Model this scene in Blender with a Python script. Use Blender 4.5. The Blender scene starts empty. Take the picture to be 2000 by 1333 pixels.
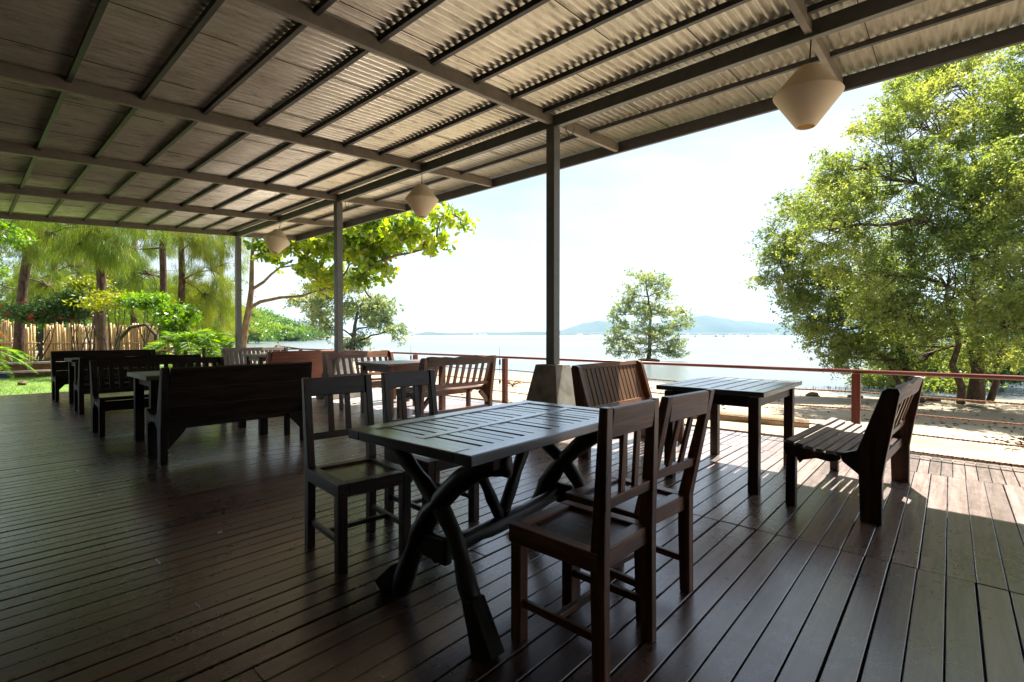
import bpy, math, random
import numpy as np
from mathutils import Vector, Matrix
R_ = math.radians
rng = np.random.default_rng(7); random.seed(7)
scene = bpy.context.scene
COL = scene.collection

# ------------------------------------------------------------------ camera maths
FPX = 965.0; HC = 1.2
YAW = math.atan(858/FPX); PIT = math.atan(11.5/FPX)
FW = Vector((math.cos(YAW)*math.cos(PIT), math.sin(YAW)*math.cos(PIT), -math.sin(PIT)))
RT = Vector((math.sin(YAW), -math.cos(YAW), 0))
UP = RT.cross(FW)
CAMP = Vector((0, 0, HC))
def W(u, v, d):            # world point at picture position (2000 px frame) and depth
    return CAMP + (FW + RT*((u-1000)/FPX) + UP*((666.5-v)/FPX))*d

cd = bpy.data.cameras.new('camera'); cam = bpy.data.objects.new('camera', cd); COL.objects.link(cam)
cd.sensor_width = 36; cd.lens = FPX/2000*36; cd.clip_start = .05; cd.clip_end = 20000
cam.location = CAMP
cam.rotation_euler = Matrix((RT, UP, -FW)).transposed().to_euler()
scene.camera = cam

# ------------------------------------------------------------------ materials
def newmat(name):
    m = bpy.data.materials.new(name); m.use_nodes = True
    nt = m.node_tree; nt.nodes.clear()
    out = nt.nodes.new('ShaderNodeOutputMaterial')
    return m, nt, out
def N(nt, t, **kw):
    n = nt.nodes.new(t)
    for k, v in kw.items():
        if k in n.inputs: n.inputs[k].default_value = v
        else: setattr(n, k, v)
    return n
def L(nt, a, ao, b, bi): nt.links.new(a.outputs[ao], b.inputs[bi])
def ramp(nt, stops):
    r = nt.nodes.new('ShaderNodeValToRGB'); e = r.color_ramp.elements
    while len(e) < len(stops): e.new(.5)
    for i, (p, c) in enumerate(stops):
        e[i].position = p; e[i].color = (*c, 1)
    return r
def mapping(nt, src, out, scale):
    m = N(nt, 'ShaderNodeMapping'); m.inputs['Scale'].default_value = scale
    L(nt, src, out, m, 'Vector'); return m

def wood(name, dark, mid, light, rough=(.3, .5), bump=.25, spec=.5, grain=(1.2, 22, 22)):
    """grain runs along each board: the mesh attribute 'g' holds (along, across, across) in metres"""
    m, nt, out = newmat(name)
    a = N(nt, 'ShaderNodeAttribute', attribute_name='g')
    mp = mapping(nt, a, 'Vector', grain)
    n1 = N(nt, 'ShaderNodeTexNoise', Scale=1.6, Detail=8., Roughness=.65, Distortion=.6)
    L(nt, mp, 'Vector', n1, 'Vector')
    mp2 = mapping(nt, a, 'Vector', (.7, 3.5, 3.5))
    n2 = N(nt, 'ShaderNodeTexNoise', Scale=1.5, Detail=5., Roughness=.6)
    L(nt, mp2, 'Vector', n2, 'Vector')
    mx = N(nt, 'ShaderNodeMath', operation='MULTIPLY_ADD'); mx.inputs[1].default_value = .55
    L(nt, n1, 'Fac', mx, 0)
    ml = N(nt, 'ShaderNodeMath', operation='MULTIPLY'); ml.inputs[1].default_value = .45
    L(nt, n2, 'Fac', ml, 0); L(nt, ml, 'Value', mx, 2)
    cr = ramp(nt, [(.37, dark), (.5, mid), (.64, light)])
    L(nt, mx, 'Value', cr, 'Fac')
    p = N(nt, 'ShaderNodeBsdfPrincipled')
    L(nt, cr, 'Color', p, 'Base Color')
    mr = N(nt, 'ShaderNodeMapRange'); mr.inputs['From Min'].default_value = .3; mr.inputs['From Max'].default_value = .7
    mr.inputs['To Min'].default_value = rough[0]; mr.inputs['To Max'].default_value = rough[1]
    L(nt, n2, 'Fac', mr, 'Value'); L(nt, mr, 'Result', p, 'Roughness')
    p.inputs['Specular IOR Level'].default_value = spec
    b = N(nt, 'ShaderNodeBump', Strength=bump, Distance=.004)
    L(nt, n1, 'Fac', b, 'Height'); L(nt, b, 'Normal', p, 'Normal')
    L(nt, p, 'BSDF', out, 'Surface')
    return m

def simple(name, c1, c2, scale=4., rough=.7, bump=.2, bd=.01, detail=6., spec=.4, metal=0., lo=.35, hi=.65, c3=None, stretch=(1, 1, 1)):
    m, nt, out = newmat(name)
    tc = N(nt, 'ShaderNodeTexCoord'); mp = mapping(nt, tc, 'Object', stretch)
    n1 = N(nt, 'ShaderNodeTexNoise', Scale=scale, Detail=detail, Roughness=.62)
    L(nt, mp, 'Vector', n1, 'Vector')
    st = [(lo, c1), (hi, c2)] if c3 is None else [(lo, c1), ((lo+hi)/2, c2), (hi, c3)]
    cr = ramp(nt, st)
    L(nt, n1, 'Fac', cr, 'Fac')
    p = N(nt, 'ShaderNodeBsdfPrincipled', Roughness=rough, Metallic=metal)
    p.inputs['Specular IOR Level'].default_value = spec
    L(nt, cr, 'Color', p, 'Base Color')
    if bump:
        b = N(nt, 'ShaderNodeBump', Strength=bump, Distance=bd)
        L(nt, n1, 'Fac', b, 'Height'); L(nt, b, 'Normal', p, 'Normal')
    L(nt, p, 'BSDF', out, 'Surface')
    return m

def leafmat(name, cols, trans=.5, gloss=.05, rough=.4):
    """per-leaf tint from the face attribute 'tint' (0..1)"""
    m, nt, out = newmat(name)
    a = N(nt, 'ShaderNodeAttribute', attribute_name='tint')
    k = len(cols)
    cr = ramp(nt, [((i+.0)/(k-1), c) for i, c in enumerate(cols)])
    L(nt, a, 'Fac', cr, 'Fac')
    d = N(nt, 'ShaderNodeBsdfDiffuse'); t = N(nt, 'ShaderNodeBsdfTranslucent'); g = N(nt, 'ShaderNodeBsdfGlossy', Roughness=rough)
    L(nt, cr, 'Color', d, 'Color')
    hs = N(nt, 'ShaderNodeHueSaturation', Hue=.482, Saturation=1.1, Value=1.75)
    L(nt, cr, 'Color', hs, 'Color'); L(nt, hs, 'Color', t, 'Color')
    m1 = N(nt, 'ShaderNodeMixShader'); m1.inputs[0].default_value = trans
    L(nt, d, 'BSDF', m1, 1); L(nt, t, 'BSDF', m1, 2)
    m2 = N(nt, 'ShaderNodeMixShader'); m2.inputs[0].default_value = gloss
    g.inputs['Color'].default_value = (.8, .8, .8, 1)
    L(nt, m1, 'Shader', m2, 1); L(nt, g, 'BSDF', m2, 2)
    L(nt, m2, 'Shader', out, 'Surface')
    return m

M = {}
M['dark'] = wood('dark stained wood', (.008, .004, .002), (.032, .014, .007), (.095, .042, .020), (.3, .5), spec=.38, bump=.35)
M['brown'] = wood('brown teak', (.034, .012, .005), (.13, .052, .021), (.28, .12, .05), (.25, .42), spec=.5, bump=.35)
M['seatwood'] = wood('polished seat panel', (.025, .011, .006), (.065, .028, .014), (.12, .052, .026), (.2, .34), spec=.6, bump=.1)
M['red'] = wood('reddish stained wood', (.09, .022, .010), (.18, .048, .02), (.26, .08, .034), (.4, .6))
M['orange'] = wood('orange brown wood', (.055, .028, .014), (.13, .068, .032), (.20, .11, .055), (.4, .6), spec=.3)
M['rail'] = wood('red brown rail paint', (.12, .026, .015), (.19, .048, .028), (.25, .075, .045), (.3, .42), bump=.1)
M['grey'] = wood('weathered grey wood', (.08, .062, .052), (.19, .15, .125), (.32, .26, .22), (.5, .75), bump=.5)
M['tabletop'] = wood('worn dark table slats', (.022, .020, .020), (.055, .053, .056), (.11, .11, .115), (.28, .45), bump=.25, spec=.6)
pt = [n_ for n_ in M['tabletop'].node_tree.nodes if n_.type == 'BSDF_PRINCIPLED'][0]
pt.inputs['Coat Weight'].default_value = .8; pt.inputs['Coat IOR'].default_value = 1.8; pt.inputs['Coat Roughness'].default_value = .2; pt.inputs['Coat Tint'].default_value = (.86, .93, 1, 1)
M['limb'] = wood('dark limb wood', (.005, .004, .003), (.014, .010, .007), (.035, .024, .016), (.32, .5), spec=.5, bump=.8)
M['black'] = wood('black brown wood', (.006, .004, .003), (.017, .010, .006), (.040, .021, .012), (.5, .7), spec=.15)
M['bamboo'] = wood('bamboo', (.26, .14, .042), (.50, .31, .115), (.66, .46, .20), (.35, .5))
M['olive'] = wood('dusty olive brown wood', (.05, .04, .02), (.11, .09, .045), (.17, .14, .08), (.4, .6))
M['steel'] = simple('grey painted steel', (.115, .115, .10), (.15, .15, .13), 9, .45, .05, .002, spec=.5)
M['rafter'] = simple('brown grey painted steel', (.15, .13, .10), (.20, .17, .135), 7, .5, .05, .002, spec=.5)
M['concrete'] = simple('stained concrete', (.14, .145, .115), (.29, .28, .235), 5, .85, .3, .01, c3=(.36, .34, .29), lo=.3, hi=.7)
M['cream'] = simple('cream lamp shade', (.60, .50, .34), (.68, .58, .41), 6, .6, .1, .004)
m, nt, out = newmat('lamp shade fabric')
d = N(nt, 'ShaderNodeBsdfDiffuse'); d.inputs['Color'].default_value = (.86, .78, .60, 1)
t = N(nt, 'ShaderNodeBsdfTranslucent'); t.inputs['Color'].default_value = (.85, .68, .42, 1)
mxs = N(nt, 'ShaderNodeMixShader'); mxs.inputs[0].default_value = .32
L(nt, d, 'BSDF', mxs, 1); L(nt, t, 'BSDF', mxs, 2); L(nt, mxs, 'Shader', out, 'Surface'); M['cream'] = m
M['cord'] = simple('dark cord', (.03, .03, .03), (.05, .05, .04), 20, .7, 0)
M['rope'] = simple('sisal rope', (.22, .11, .06), (.38, .21, .12), 60, .8, .3, .004)
M['bark'] = simple('grey brown bark', (.035, .024, .016), (.13, .092, .062), 14, .9, .8, .03, stretch=(1, 1, .3))
M['barkred'] = simple('red brown bark', (.03, .016, .010), (.13, .075, .048), 13, .9, .8, .03, stretch=(1, 1, .3))
M['barkpale'] = simple('pale orange bark', (.11, .07, .042), (.27, .18, .11), 8, .85, .6, .02, stretch=(1, 1, .4))
M['stone'] = simple('pinkish stone', (.25, .18, .14), (.48, .38, .32), 3, .8, .4, .02)
M['drift'] = simple('driftwood', (.12, .07, .03), (.42, .30, .17), 5, .85, .7, .03, stretch=(1, .3, 1))
M['debris'] = simple('dead leaf litter', (.05, .03, .015), (.17, .11, .06), 14, .9, .6, .02)
M['white'] = simple('white plastic', (.6, .66, .7), (.75, .8, .82), 9, .4, 0)
M['blue'] = simple('blue pool tile', (.02, .08, .25), (.04, .16, .42), 12, .3, .1)
M['tile'] = simple('brown pool tile', (.18, .08, .04), (.34, .18, .10), 12, .5, .1)
M['kerb'] = simple('pale cream kerb', (.50, .44, .30), (.66, .6, .44), 6, .8, .2)
M['roofbeam'] = simple('dark fascia steel', (.050, .048, .05), (.07, .066, .068), 9, .45, .05, .002)

# corrugated fibre cement sheet
m, nt, out = newmat('fibre cement roof sheet')
tc = N(nt, 'ShaderNodeTexCoord')
ms_ = mapping(nt, tc, 'Object', (.45, 3.2, 1)); n1 = N(nt, 'ShaderNodeTexNoise', Scale=7., Detail=9., Roughness=.78); L(nt, ms_, 'Vector', n1, 'Vector')
n2 = N(nt, 'ShaderNodeTexNoise', Scale=1.1, Detail=4.); L(nt, tc, 'Object', n2, 'Vector')
c1 = ramp(nt, [(.33, (.28, .262, .22)), (.45, (.58, .55, .475)), (.60, (.72, .69, .61)), (.8, (.76, .74, .67))]); L(nt, n1, 'Fac', c1, 'Fac')
c2 = ramp(nt, [(.35, (.84, .83, .80)), (.65, (1, 1, .98))]); L(nt, n2, 'Fac', c2, 'Fac')
mxc = N(nt, 'ShaderNodeMix', data_type='RGBA', blend_type='MULTIPLY'); mxc.inputs[0].default_value = 1
L(nt, c1, 'Color', mxc, 6); L(nt, c2, 'Color', mxc, 7)
p = N(nt, 'ShaderNodeBsdfPrincipled', Roughness=.34, Metallic=.6); L(nt, mxc, 2, p, 'Base Color')
L(nt, p, 'BSDF', out, 'Surface'); M['sheet'] = m

# deck boards : per board tint, wear, seams are real gaps
m, nt, out = newmat('oiled deck boards')
a = N(nt, 'ShaderNodeAttribute', attribute_name='g')
at = N(nt, 'ShaderNodeAttribute', attribute_name='tint')
tc = N(nt, 'ShaderNodeTexCoord')
mp = mapping(nt, a, 'Vector', (1.3, 18, 18))
n1 = N(nt, 'ShaderNodeTexNoise', Scale=1.5, Detail=9., Roughness=.7, Distortion=.5); L(nt, mp, 'Vector', n1, 'Vector')
n2 = N(nt, 'ShaderNodeTexNoise', Scale=1.3, Detail=6., Roughness=.65); L(nt, tc, 'Object', n2, 'Vector')
n3 = N(nt, 'ShaderNodeTexNoise', Scale=14., Detail=6., Roughness=.7); L(nt, tc, 'Object', n3, 'Vector')
cr = ramp(nt, [(.3, (.014, .006, .004)), (.5, (.044, .019, .012)), (.72, (.10, .047, .031))]); L(nt, n1, 'Fac', cr, 'Fac')
red = ramp(nt, [(.44, (1, 1, 1)), (.66, (1.7, .80, .66))]); L(nt, n2, 'Fac', red, 'Fac')
mx = N(nt, 'ShaderNodeMix', data_type='RGBA', blend_type='MULTIPLY'); mx.inputs[0].default_value = 1
L(nt, cr, 'Color', mx, 6); L(nt, red, 'Color', mx, 7)
tv = N(nt, 'ShaderNodeMapRange'); tv.inputs['To Min'].default_value = .65; tv.inputs['To Max'].default_value = 1.35; L(nt, at, 'Fac', tv, 'Value')
mx2 = N(nt, 'ShaderNodeVectorMath', operation='SCALE'); L(nt, tv, 'Result', mx2, 'Scale')
# worn grey boards; stronger light towards the open edge also put into their colour
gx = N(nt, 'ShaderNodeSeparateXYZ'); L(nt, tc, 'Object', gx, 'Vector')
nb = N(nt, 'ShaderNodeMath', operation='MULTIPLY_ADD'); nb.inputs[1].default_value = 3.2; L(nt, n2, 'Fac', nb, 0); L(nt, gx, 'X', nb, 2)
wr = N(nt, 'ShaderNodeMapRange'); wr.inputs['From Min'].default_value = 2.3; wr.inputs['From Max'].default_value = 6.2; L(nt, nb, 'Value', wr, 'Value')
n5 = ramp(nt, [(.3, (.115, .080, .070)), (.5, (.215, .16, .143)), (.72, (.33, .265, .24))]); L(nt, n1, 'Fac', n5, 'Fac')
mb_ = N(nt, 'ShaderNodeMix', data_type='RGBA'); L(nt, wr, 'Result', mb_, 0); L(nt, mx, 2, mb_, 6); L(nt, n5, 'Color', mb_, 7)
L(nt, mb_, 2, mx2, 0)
# pale scuffs
sc_ = ramp(nt, [(.60, (0, 0, 0)), (.78, (1, 1, 1))]); L(nt, n3, 'Fac', sc_, 'Fac')
mx3 = N(nt, 'ShaderNodeMix', data_type='RGBA'); L(nt, mx2, 'Vector', mx3, 6)
mx3.inputs[7].default_value = (.16, .13, .115, 1)
ms = N(nt, 'ShaderNodeMath', operation='MULTIPLY'); ms.inputs[1].default_value = .35; L(nt, sc_, 'Color', ms, 0); L(nt, ms, 'Value', mx3, 0)
n8 = N(nt, 'ShaderNodeTexNoise', Scale=38., Detail=3., Roughness=.5); L(nt, tc, 'Object', n8, 'Vector'); dk_ = ramp(nt, [(.66, (1, 1, 1)), (.71, (.25, .22, .2))]); L(nt, n8, 'Fac', dk_, 'Fac')
mx4 = N(nt, 'ShaderNodeMix', data_type='RGBA', blend_type='MULTIPLY'); mx4.inputs[0].default_value = .8; L(nt, mx3, 2, mx4, 6); L(nt, dk_, 'Color', mx4, 7)
p = N(nt, 'ShaderNodeBsdfPrincipled'); L(nt, mx4, 2, p, 'Base Color')
p.inputs['Specular IOR Level'].default_value = .6; p.inputs['Coat Weight'].default_value = .7; p.inputs['Coat IOR'].default_value = 1.7; L(nt, hf, 'Value', p, 'Coat Roughness') if False else None; p.inputs['Coat Roughness'].default_value = .27
mr = N(nt, 'ShaderNodeMapRange'); mr.inputs['From Min'].default_value = .35; mr.inputs['From Max'].default_value = .65
mr.inputs['To Min'].default_value = .20; mr.inputs['To Max'].default_value = .42
avg = N(nt, 'ShaderNodeMath', operation='ADD'); L(nt, n2, 'Fac', avg, 0); L(nt, n3, 'Fac', avg, 1)
hf = N(nt, 'ShaderNodeMath', operation='MULTIPLY'); hf.inputs[1].default_value = .5; L(nt, avg, 'Value', hf, 0)
L(nt, hf, 'Value', mr, 'Value'); L(nt, mr, 'Result', p, 'Roughness')
b = N(nt, 'ShaderNodeBump', Strength=.12, Distance=.003); L(nt, n1, 'Fac', b, 'Height'); L(nt, b, 'Normal', p, 'Normal')
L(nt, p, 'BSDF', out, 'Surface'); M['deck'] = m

# beach sand, damp towards the water line (height of the ground)
m, nt, out = newmat('beach sand')
g = N(nt, 'ShaderNodeNewGeometry'); sx = N(nt, 'ShaderNodeSeparateXYZ'); L(nt, g, 'Position', sx, 'Vector')
n1 = N(nt, 'ShaderNodeTexNoise', Scale=.9, Detail=9., Roughness=.65); L(nt, g, 'Position', n1, 'Vector')
mpw = mapping(nt, g, 'Position', (1.6, .35, 1)); n4 = N(nt, 'ShaderNodeTexNoise', Scale=.8, Detail=5.); L(nt, mpw, 'Vector', n4, 'Vector')
n2 = N(nt, 'ShaderNodeTexNoise', Scale=26., Detail=8., Roughness=.75); L(nt, g, 'Position', n2, 'Vector')
dry = ramp(nt, [(.33, (.20, .158, .105)), (.5, (.30, .25, .175)), (.7, (.37, .315, .235))]); L(nt, n1, 'Fac', dry, 'Fac')
spk = ramp(nt, [(.35, (.62, .58, .5)), (.5, (1, 1, 1))]); L(nt, n2, 'Fac', spk, 'Fac')
md = N(nt, 'ShaderNodeMix', data_type='RGBA', blend_type='MULTIPLY'); md.inputs[0].default_value = .8; L(nt, dry, 'Color', md, 6); L(nt, spk, 'Color', md, 7)
zz = N(nt, 'ShaderNodeMath', operation='MULTIPLY_ADD'); zz.inputs[1].default_value = .25; L(nt, n4, 'Fac', zz, 0); L(nt, sx, 'Z', zz, 2)
wet = N(nt, 'ShaderNodeMapRange'); wet.inputs['From Min'].default_value = -.70; wet.inputs['From Max'].default_value = -.42
wet.inputs['To Min'].default_value = 1; wet.inputs['To Max'].default_value = 0; L(nt, zz, 'Value', wet, 'Value')
mw = N(nt, 'ShaderNodeMix', data_type='RGBA'); L(nt, wet, 'Result', mw, 0); L(nt, md, 2, mw, 6); mw.inputs[7].default_value = (.19, .14, .08, 1)
p = N(nt, 'ShaderNodeBsdfPrincipled'); L(nt, mw, 2, p, 'Base Color')
rr = N(nt, 'ShaderNodeMapRange'); rr.inputs['To Min'].default_value = .9; rr.inputs['To Max'].default_value = .45; L(nt, wet, 'Result', rr, 'Value'); L(nt, rr, 'Result', p, 'Roughness')
n7 = N(nt, 'ShaderNodeTexNoise', Scale=5., Detail=4.); L(nt, g, 'Position', n7, 'Vector')
b0 = N(nt, 'ShaderNodeBump', Strength=.8, Distance=.06); L(nt, n7, 'Fac', b0, 'Height')
b = N(nt, 'ShaderNodeBump', Strength=.6, Distance=.05); L(nt, n1, 'Fac', b, 'Height'); L(nt, b0, 'Normal', b, 'Normal')
b2 = N(nt, 'ShaderNodeBump', Strength=.5, Distance=.012); L(nt, n2, 'Fac', b2, 'Height'); L(nt, b, 'Normal', b2, 'Normal'); L(nt, b2, 'Normal', p, 'Normal')
L(nt, p, 'BSDF', out, 'Surface'); M['sand'] = m

# sea
m, nt, out = newmat('shallow sea water')
g = N(nt, 'ShaderNodeNewGeometry')
mpw = mapping(nt, g, 'Position', (1, .45, 1)); n1 = N(nt, 'ShaderNodeTexNoise', Scale=1.1, Detail=6., Roughness=.6); L(nt, mpw, 'Vector', n1, 'Vector')
mpl = mapping(nt, g, 'Position', (.02, .006, 1)); n2 = N(nt, 'ShaderNodeTexNoise', Scale=1., Detail=4.); L(nt, mpl, 'Vector', n2, 'Vector')
cr = ramp(nt, [(.35, (.10, .125, .13)), (.65, (.145, .165, .168))]); L(nt, n2, 'Fac', cr, 'Fac')
p = N(nt, 'ShaderNodeBsdfPrincipled', Roughness=.22, IOR=1.33); L(nt, cr, 'Color', p, 'Base Color')
b = N(nt, 'ShaderNodeBump', Strength=.6, Distance=.08); L(nt, n1, 'Fac', b, 'Height'); L(nt, b, 'Normal', p, 'Normal')
L(nt, p, 'BSDF', out, 'Surface'); p.inputs['Specular IOR Level'].default_value = .36; M['sea'] = m

M['lawn'] = simple('lawn', (.07, .12, .022), (.14, .22, .04), 2.2, .9, .5, .03)
M['soil'] = simple('garden soil', (.07, .055, .03), (.15, .12, .07), 1.5, .95, .5, .04)
M['grass'] = leafmat('grass blades', [(.06, .15, .012), (.12, .26, .02), (.22, .36, .04)], .35)
M['mangrove'] = leafmat('mangrove leaves', [(.045, .085, .018), (.115, .175, .032), (.18, .24, .046), (.25, .29, .065)], .6)
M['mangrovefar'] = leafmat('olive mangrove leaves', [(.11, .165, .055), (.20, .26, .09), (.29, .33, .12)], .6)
M['almond'] = leafmat('broad almond leaves', [(.05, .11, .012), (.13, .23, .02), (.23, .33, .03), (.32, .36, .05)], .6)
M['needle'] = leafmat('casuarina needles', [(.03, .07, .012), (.10, .17, .02), (.26, .30, .045)], .5, .02)
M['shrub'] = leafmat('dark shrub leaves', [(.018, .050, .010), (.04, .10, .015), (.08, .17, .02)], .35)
M['lime'] = leafmat('lime shrub leaves', [(.06, .15, .010), (.11, .24, .014), (.22, .34, .02)], .5)
M['yellow'] = leafmat('yellow croton leaves', [(.11, .17, .012), (.22, .26, .015), (.36, .33, .02)], .5)
M['palm'] = leafmat('palm leaflets', [(.04, .12, .010), (.08, .20, .014), (.20, .32, .02)], .5)
M['dry'] = leafmat('dry orange frond', [(.30, .12, .02), (.45, .20, .04)], .3)
M['flower'] = leafmat('red petals', [(.35, .02, .012), (.5, .05, .02)], .3)
M['pink'] = leafmat('pale pink leaves', [(.5, .25, .2), (.6, .4, .3)], .4)
M['forest'] = leafmat('far forest leaves', [(.03, .08, .015), (.08, .18, .02), (.17, .28, .03)], .45)
M['hill'] = simple('forested hill', (.022, .04, .032), (.045, .068, .05), .004, .95, 0)
M['boat'] = simple('dark boat hull', (.05, .05, .05), (.1, .09, .08), 1, .6, 0)
M['house'] = simple('white far houses', (.6, .6, .58), (.75, .74, .7), .01, .8, 0)

# ------------------------------------------------------------------ mesh builder
class MB:
    def __init__(s): s.v = []; s.f = []; s.g = []; s.t = []
    def add(s, vs, fs, gs, tint=None):
        o = len(s.v); s.v += [tuple(v) for v in vs]; s.g += [tuple(x) for x in gs]
        s.f += [tuple(i+o for i in f) for f in fs]
        s.t += [random.random() if tint is None else tint]*len(fs)
    def beam(s, p0, p1, w, h, up=(0, 0, 1), w1=None, h1=None, tint=None):
        """box from p0 to p1, w across, h along 'up'"""
        p0 = Vector(p0); p1 = Vector(p1); d = p1-p0; ln = d.length; d.normalize()
        up = Vector(up); sd = d.cross(up)
        if sd.length < 1e-4: up = Vector((0, 1, 0)); sd = d.cross(up)
        sd.normalize(); up = sd.cross(d)
        w1 = w if w1 is None else w1; h1 = h if h1 is None else h1
        o = Vector((random.uniform(0, 50), random.uniform(0, 50), random.uniform(0, 50)))
        vs = []; gs = []
        for p, l, a, b in ((p0, 0, w, h), (p1, ln, w1, h1)):
            for i, j in ((-1, -1), (1, -1), (1, 1), (-1, 1)):
                vs.append(p+sd*(i*a/2)+up*(j*b/2)); gs.append(o+Vector((l, i*a/2, j*b/2)))
        s.add(vs, [(0, 1, 2, 3), (4, 7, 6, 5), (0, 4, 5, 1), (1, 5, 6, 2), (2, 6, 7, 3), (3, 7, 4, 0)], gs, tint)
    def box(s, x0, x1, y0, y1, z0, z1, tint=None):
        d = (x1-x0, y1-y0, z1-z0); k = d.index(max(d)); c = [(x0+x1)/2, (y0+y1)/2, (z0+z1)/2]
        if k == 0: s.beam((x0, c[1], c[2]), (x1, c[1], c[2]), d[1], d[2], tint=tint)
        elif k == 1: s.beam((c[0], y0, c[2]), (c[0], y1, c[2]), d[0], d[2], tint=tint)
        else: s.beam((c[0], c[1], z0), (c[0], c[1], z1), d[0], d[1], up=(0, 1, 0), tint=tint)
    def prism(s, prof, x0, x1, axis='x'):
        """profile of (y,z) points extruded in x (or (x,z) extruded in y)"""
        n = len(prof); o = Vector((random.uniform(0, 50), random.uniform(0, 50), 0)); vs = []; gs = []
        for X in (x0, x1):
            for (a, b) in prof:
                vs.append((X, a, b) if axis == 'x' else (a, X, b)); gs.append(o+Vector((b, a, X)))
        fs = [tuple(range(n))[::-1], tuple(range(n, 2*n))]+[(i, (i+1) % n, (i+1) % n+n, i+n) for i in range(n)]
        s.add(vs, fs, gs)
    def tube(s, pts, rad, n=8, cap=True, tint=None, jit=0.):
        pts = [Vector(p) for p in pts]
        if not hasattr(rad, '__len__'): rad = [rad]*len(pts)
        o = len(s.v); l = 0; rnd = random.uniform(0, 50)
        ref = Vector((.3, .2, 1)).normalized()
        for i, p in enumerate(pts):
            d = (pts[min(i+1, len(pts)-1)]-pts[max(i-1, 0)]).normalized()
            a = d.cross(ref)
            if a.length < .05: a = d.cross(Vector((1, 0, 0)))
            a.normalize(); b = d.cross(a)
            if i: l += (p-pts[i-1]).length
            for k in range(n):
                t = 2*math.pi*k/n; r = rad[i]*(1+random.uniform(-jit, jit))
                s.v.append(tuple(p+a*(math.cos(t)*r)+b*(math.sin(t)*r))); s.g.append((l+rnd, math.cos(t)*r, math.sin(t)*r))
        nf = 0
        for i in range(len(pts)-1):
            for k in range(n):
                s.f.append((o+i*n+k, o+i*n+(k+1) % n, o+(i+1)*n+(k+1) % n, o+(i+1)*n+k)); nf += 1
        if cap:
            s.f.append(tuple(o+k for k in range(n))[::-1]); s.f.append(tuple(o+(len(pts)-1)*n+k for k in range(n))); nf += 2
        s.t += [random.random() if tint is None else tint]*nf
    def lathe(s, prof, n=32, cx=0, cy=0):
        o = len(s.v)
        for (r, z) in prof:
            for k in range(n):
                t = 2*math.pi*k/n; s.v.append((cx+r*math.cos(t), cy+r*math.sin(t), z)); s.g.append((z, r*math.cos(t), r*math.sin(t)))
        for i in range(len(prof)-1):
            for k in range(n):
                s.f.append((o+i*n+k, o+i*n+(k+1) % n, o+(i+1)*n+(k+1) % n, o+(i+1)*n+k))
        s.t += [random.random()]*((len(prof)-1)*n)
    def build(s, name, mat, parent=None, bevel=0., smooth=False, seg=2):
        me = bpy.data.meshes.new(name); me.from_pydata(s.v, [], s.f); me.update()
        me.materials.append(M[mat])
        at = me.attributes.new('g', 'FLOAT_VECTOR', 'POINT'); at.data.foreach_set('vector', np.array(s.g, 'f').ravel())
        tt = me.attributes.new('tint', 'FLOAT', 'FACE'); tt.data.foreach_set('value', np.array(s.t, 'f'))
        o = bpy.data.objects.new(name, me); COL.objects.link(o)
        if parent: o.parent = parent
        if smooth: me.polygons.foreach_set('use_smooth', [True]*len(me.polygons))
        if bevel:
            b = o.modifiers.new('bevel', 'BEVEL'); b.width = bevel; b.segments = seg; b.limit_method = 'ANGLE'
        return o

def tag(o, label=None, cat=None, group=None, kind=None):
    if label: o['label'] = label
    if cat: o['category'] = cat
    if group: o['group'] = group
    if kind: o['kind'] = kind
    return o
def empty(name, loc=(0, 0, 0), rz=0.):
    o = bpy.data.objects.new(name, None); COL.objects.link(o); o.location = loc; o.rotation_euler = (0, 0, rz)
    o.empty_display_size = .1; return o
def copy_tree(o, parent=None):
    c = o.copy(); COL.objects.link(c)
    if parent: c.parent = parent
    for ch in list(o.children): copy_tree(ch, c)
    return c

# ------------------------------------------------------------------ numpy leaves
def leaf_object(name, mat, cen, size, aspect=.42, tint=None, parent=None, droop=0., dirs=None, flat=0., shape=4):
    """one mesh of many small leaf faces. cen (n,3), size scalar or (n,)"""
    n = len(cen); cen = np.asarray(cen, 'f')
    size = np.broadcast_to(np.asarray(size, 'f'), (n,))*rng.uniform(.7, 1.3, n).astype('f')
    if dirs is None:
        d = rng.normal(size=(n, 3)); d[:, 2] = d[:, 2]*(1-flat)-droop*1.2
    else: d = np.asarray(dirs, float)
    d /= np.linalg.norm(d, axis=1, keepdims=True)+1e-9
    r = rng.normal(size=(n, 3)); r[:, 2] *= (1-flat)
    s = np.cross(d, r); s /= np.linalg.norm(s, axis=1, keepdims=True)+1e-9
    if shape == 4: prof = [(0, 0), (.5, .5), (1, 0), (.5, -.5)]
    elif shape == 3: prof = [(0, .5), (1, 0), (0, -.5)]
    else: prof = [(0, .05), (.35, .30), (.72, .5), (.95, .28), (.95, -.28), (.72, -.5), (.35, -.30), (0, -.05)]
    k = len(prof); nn = np.cross(d, s)
    v = np.zeros((n, k, 3), 'f')
    for i, (a, b) in enumerate(prof):
        v[:, i] = cen+(d*a+s*(b*aspect))*size[:, None]+nn*(abs(b)*aspect*.35*size[:, None])
    me = bpy.data.meshes.new(name)
    me.vertices.add(n*k); me.vertices.foreach_set('co', v.ravel())
    me.loops.add(n*k); me.loops.foreach_set('vertex_index', np.arange(n*k, dtype='i'))
    me.polygons.add(n); me.polygons.foreach_set('loop_start', np.arange(0, n*k, k, dtype='i'))
    me.update(calc_edges=True)
    t = rng.uniform(0, 1, n) if tint is None else np.clip(tint, 0, 1)
    at = me.attributes.new('tint', 'FLOAT', 'FACE'); at.data.foreach_set('value', t.astype('f'))
    me.materials.append(M[mat])
    o = bpy.data.objects.new(name, me); COL.objects.link(o)
    if parent: o.parent = parent
    return o

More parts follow.
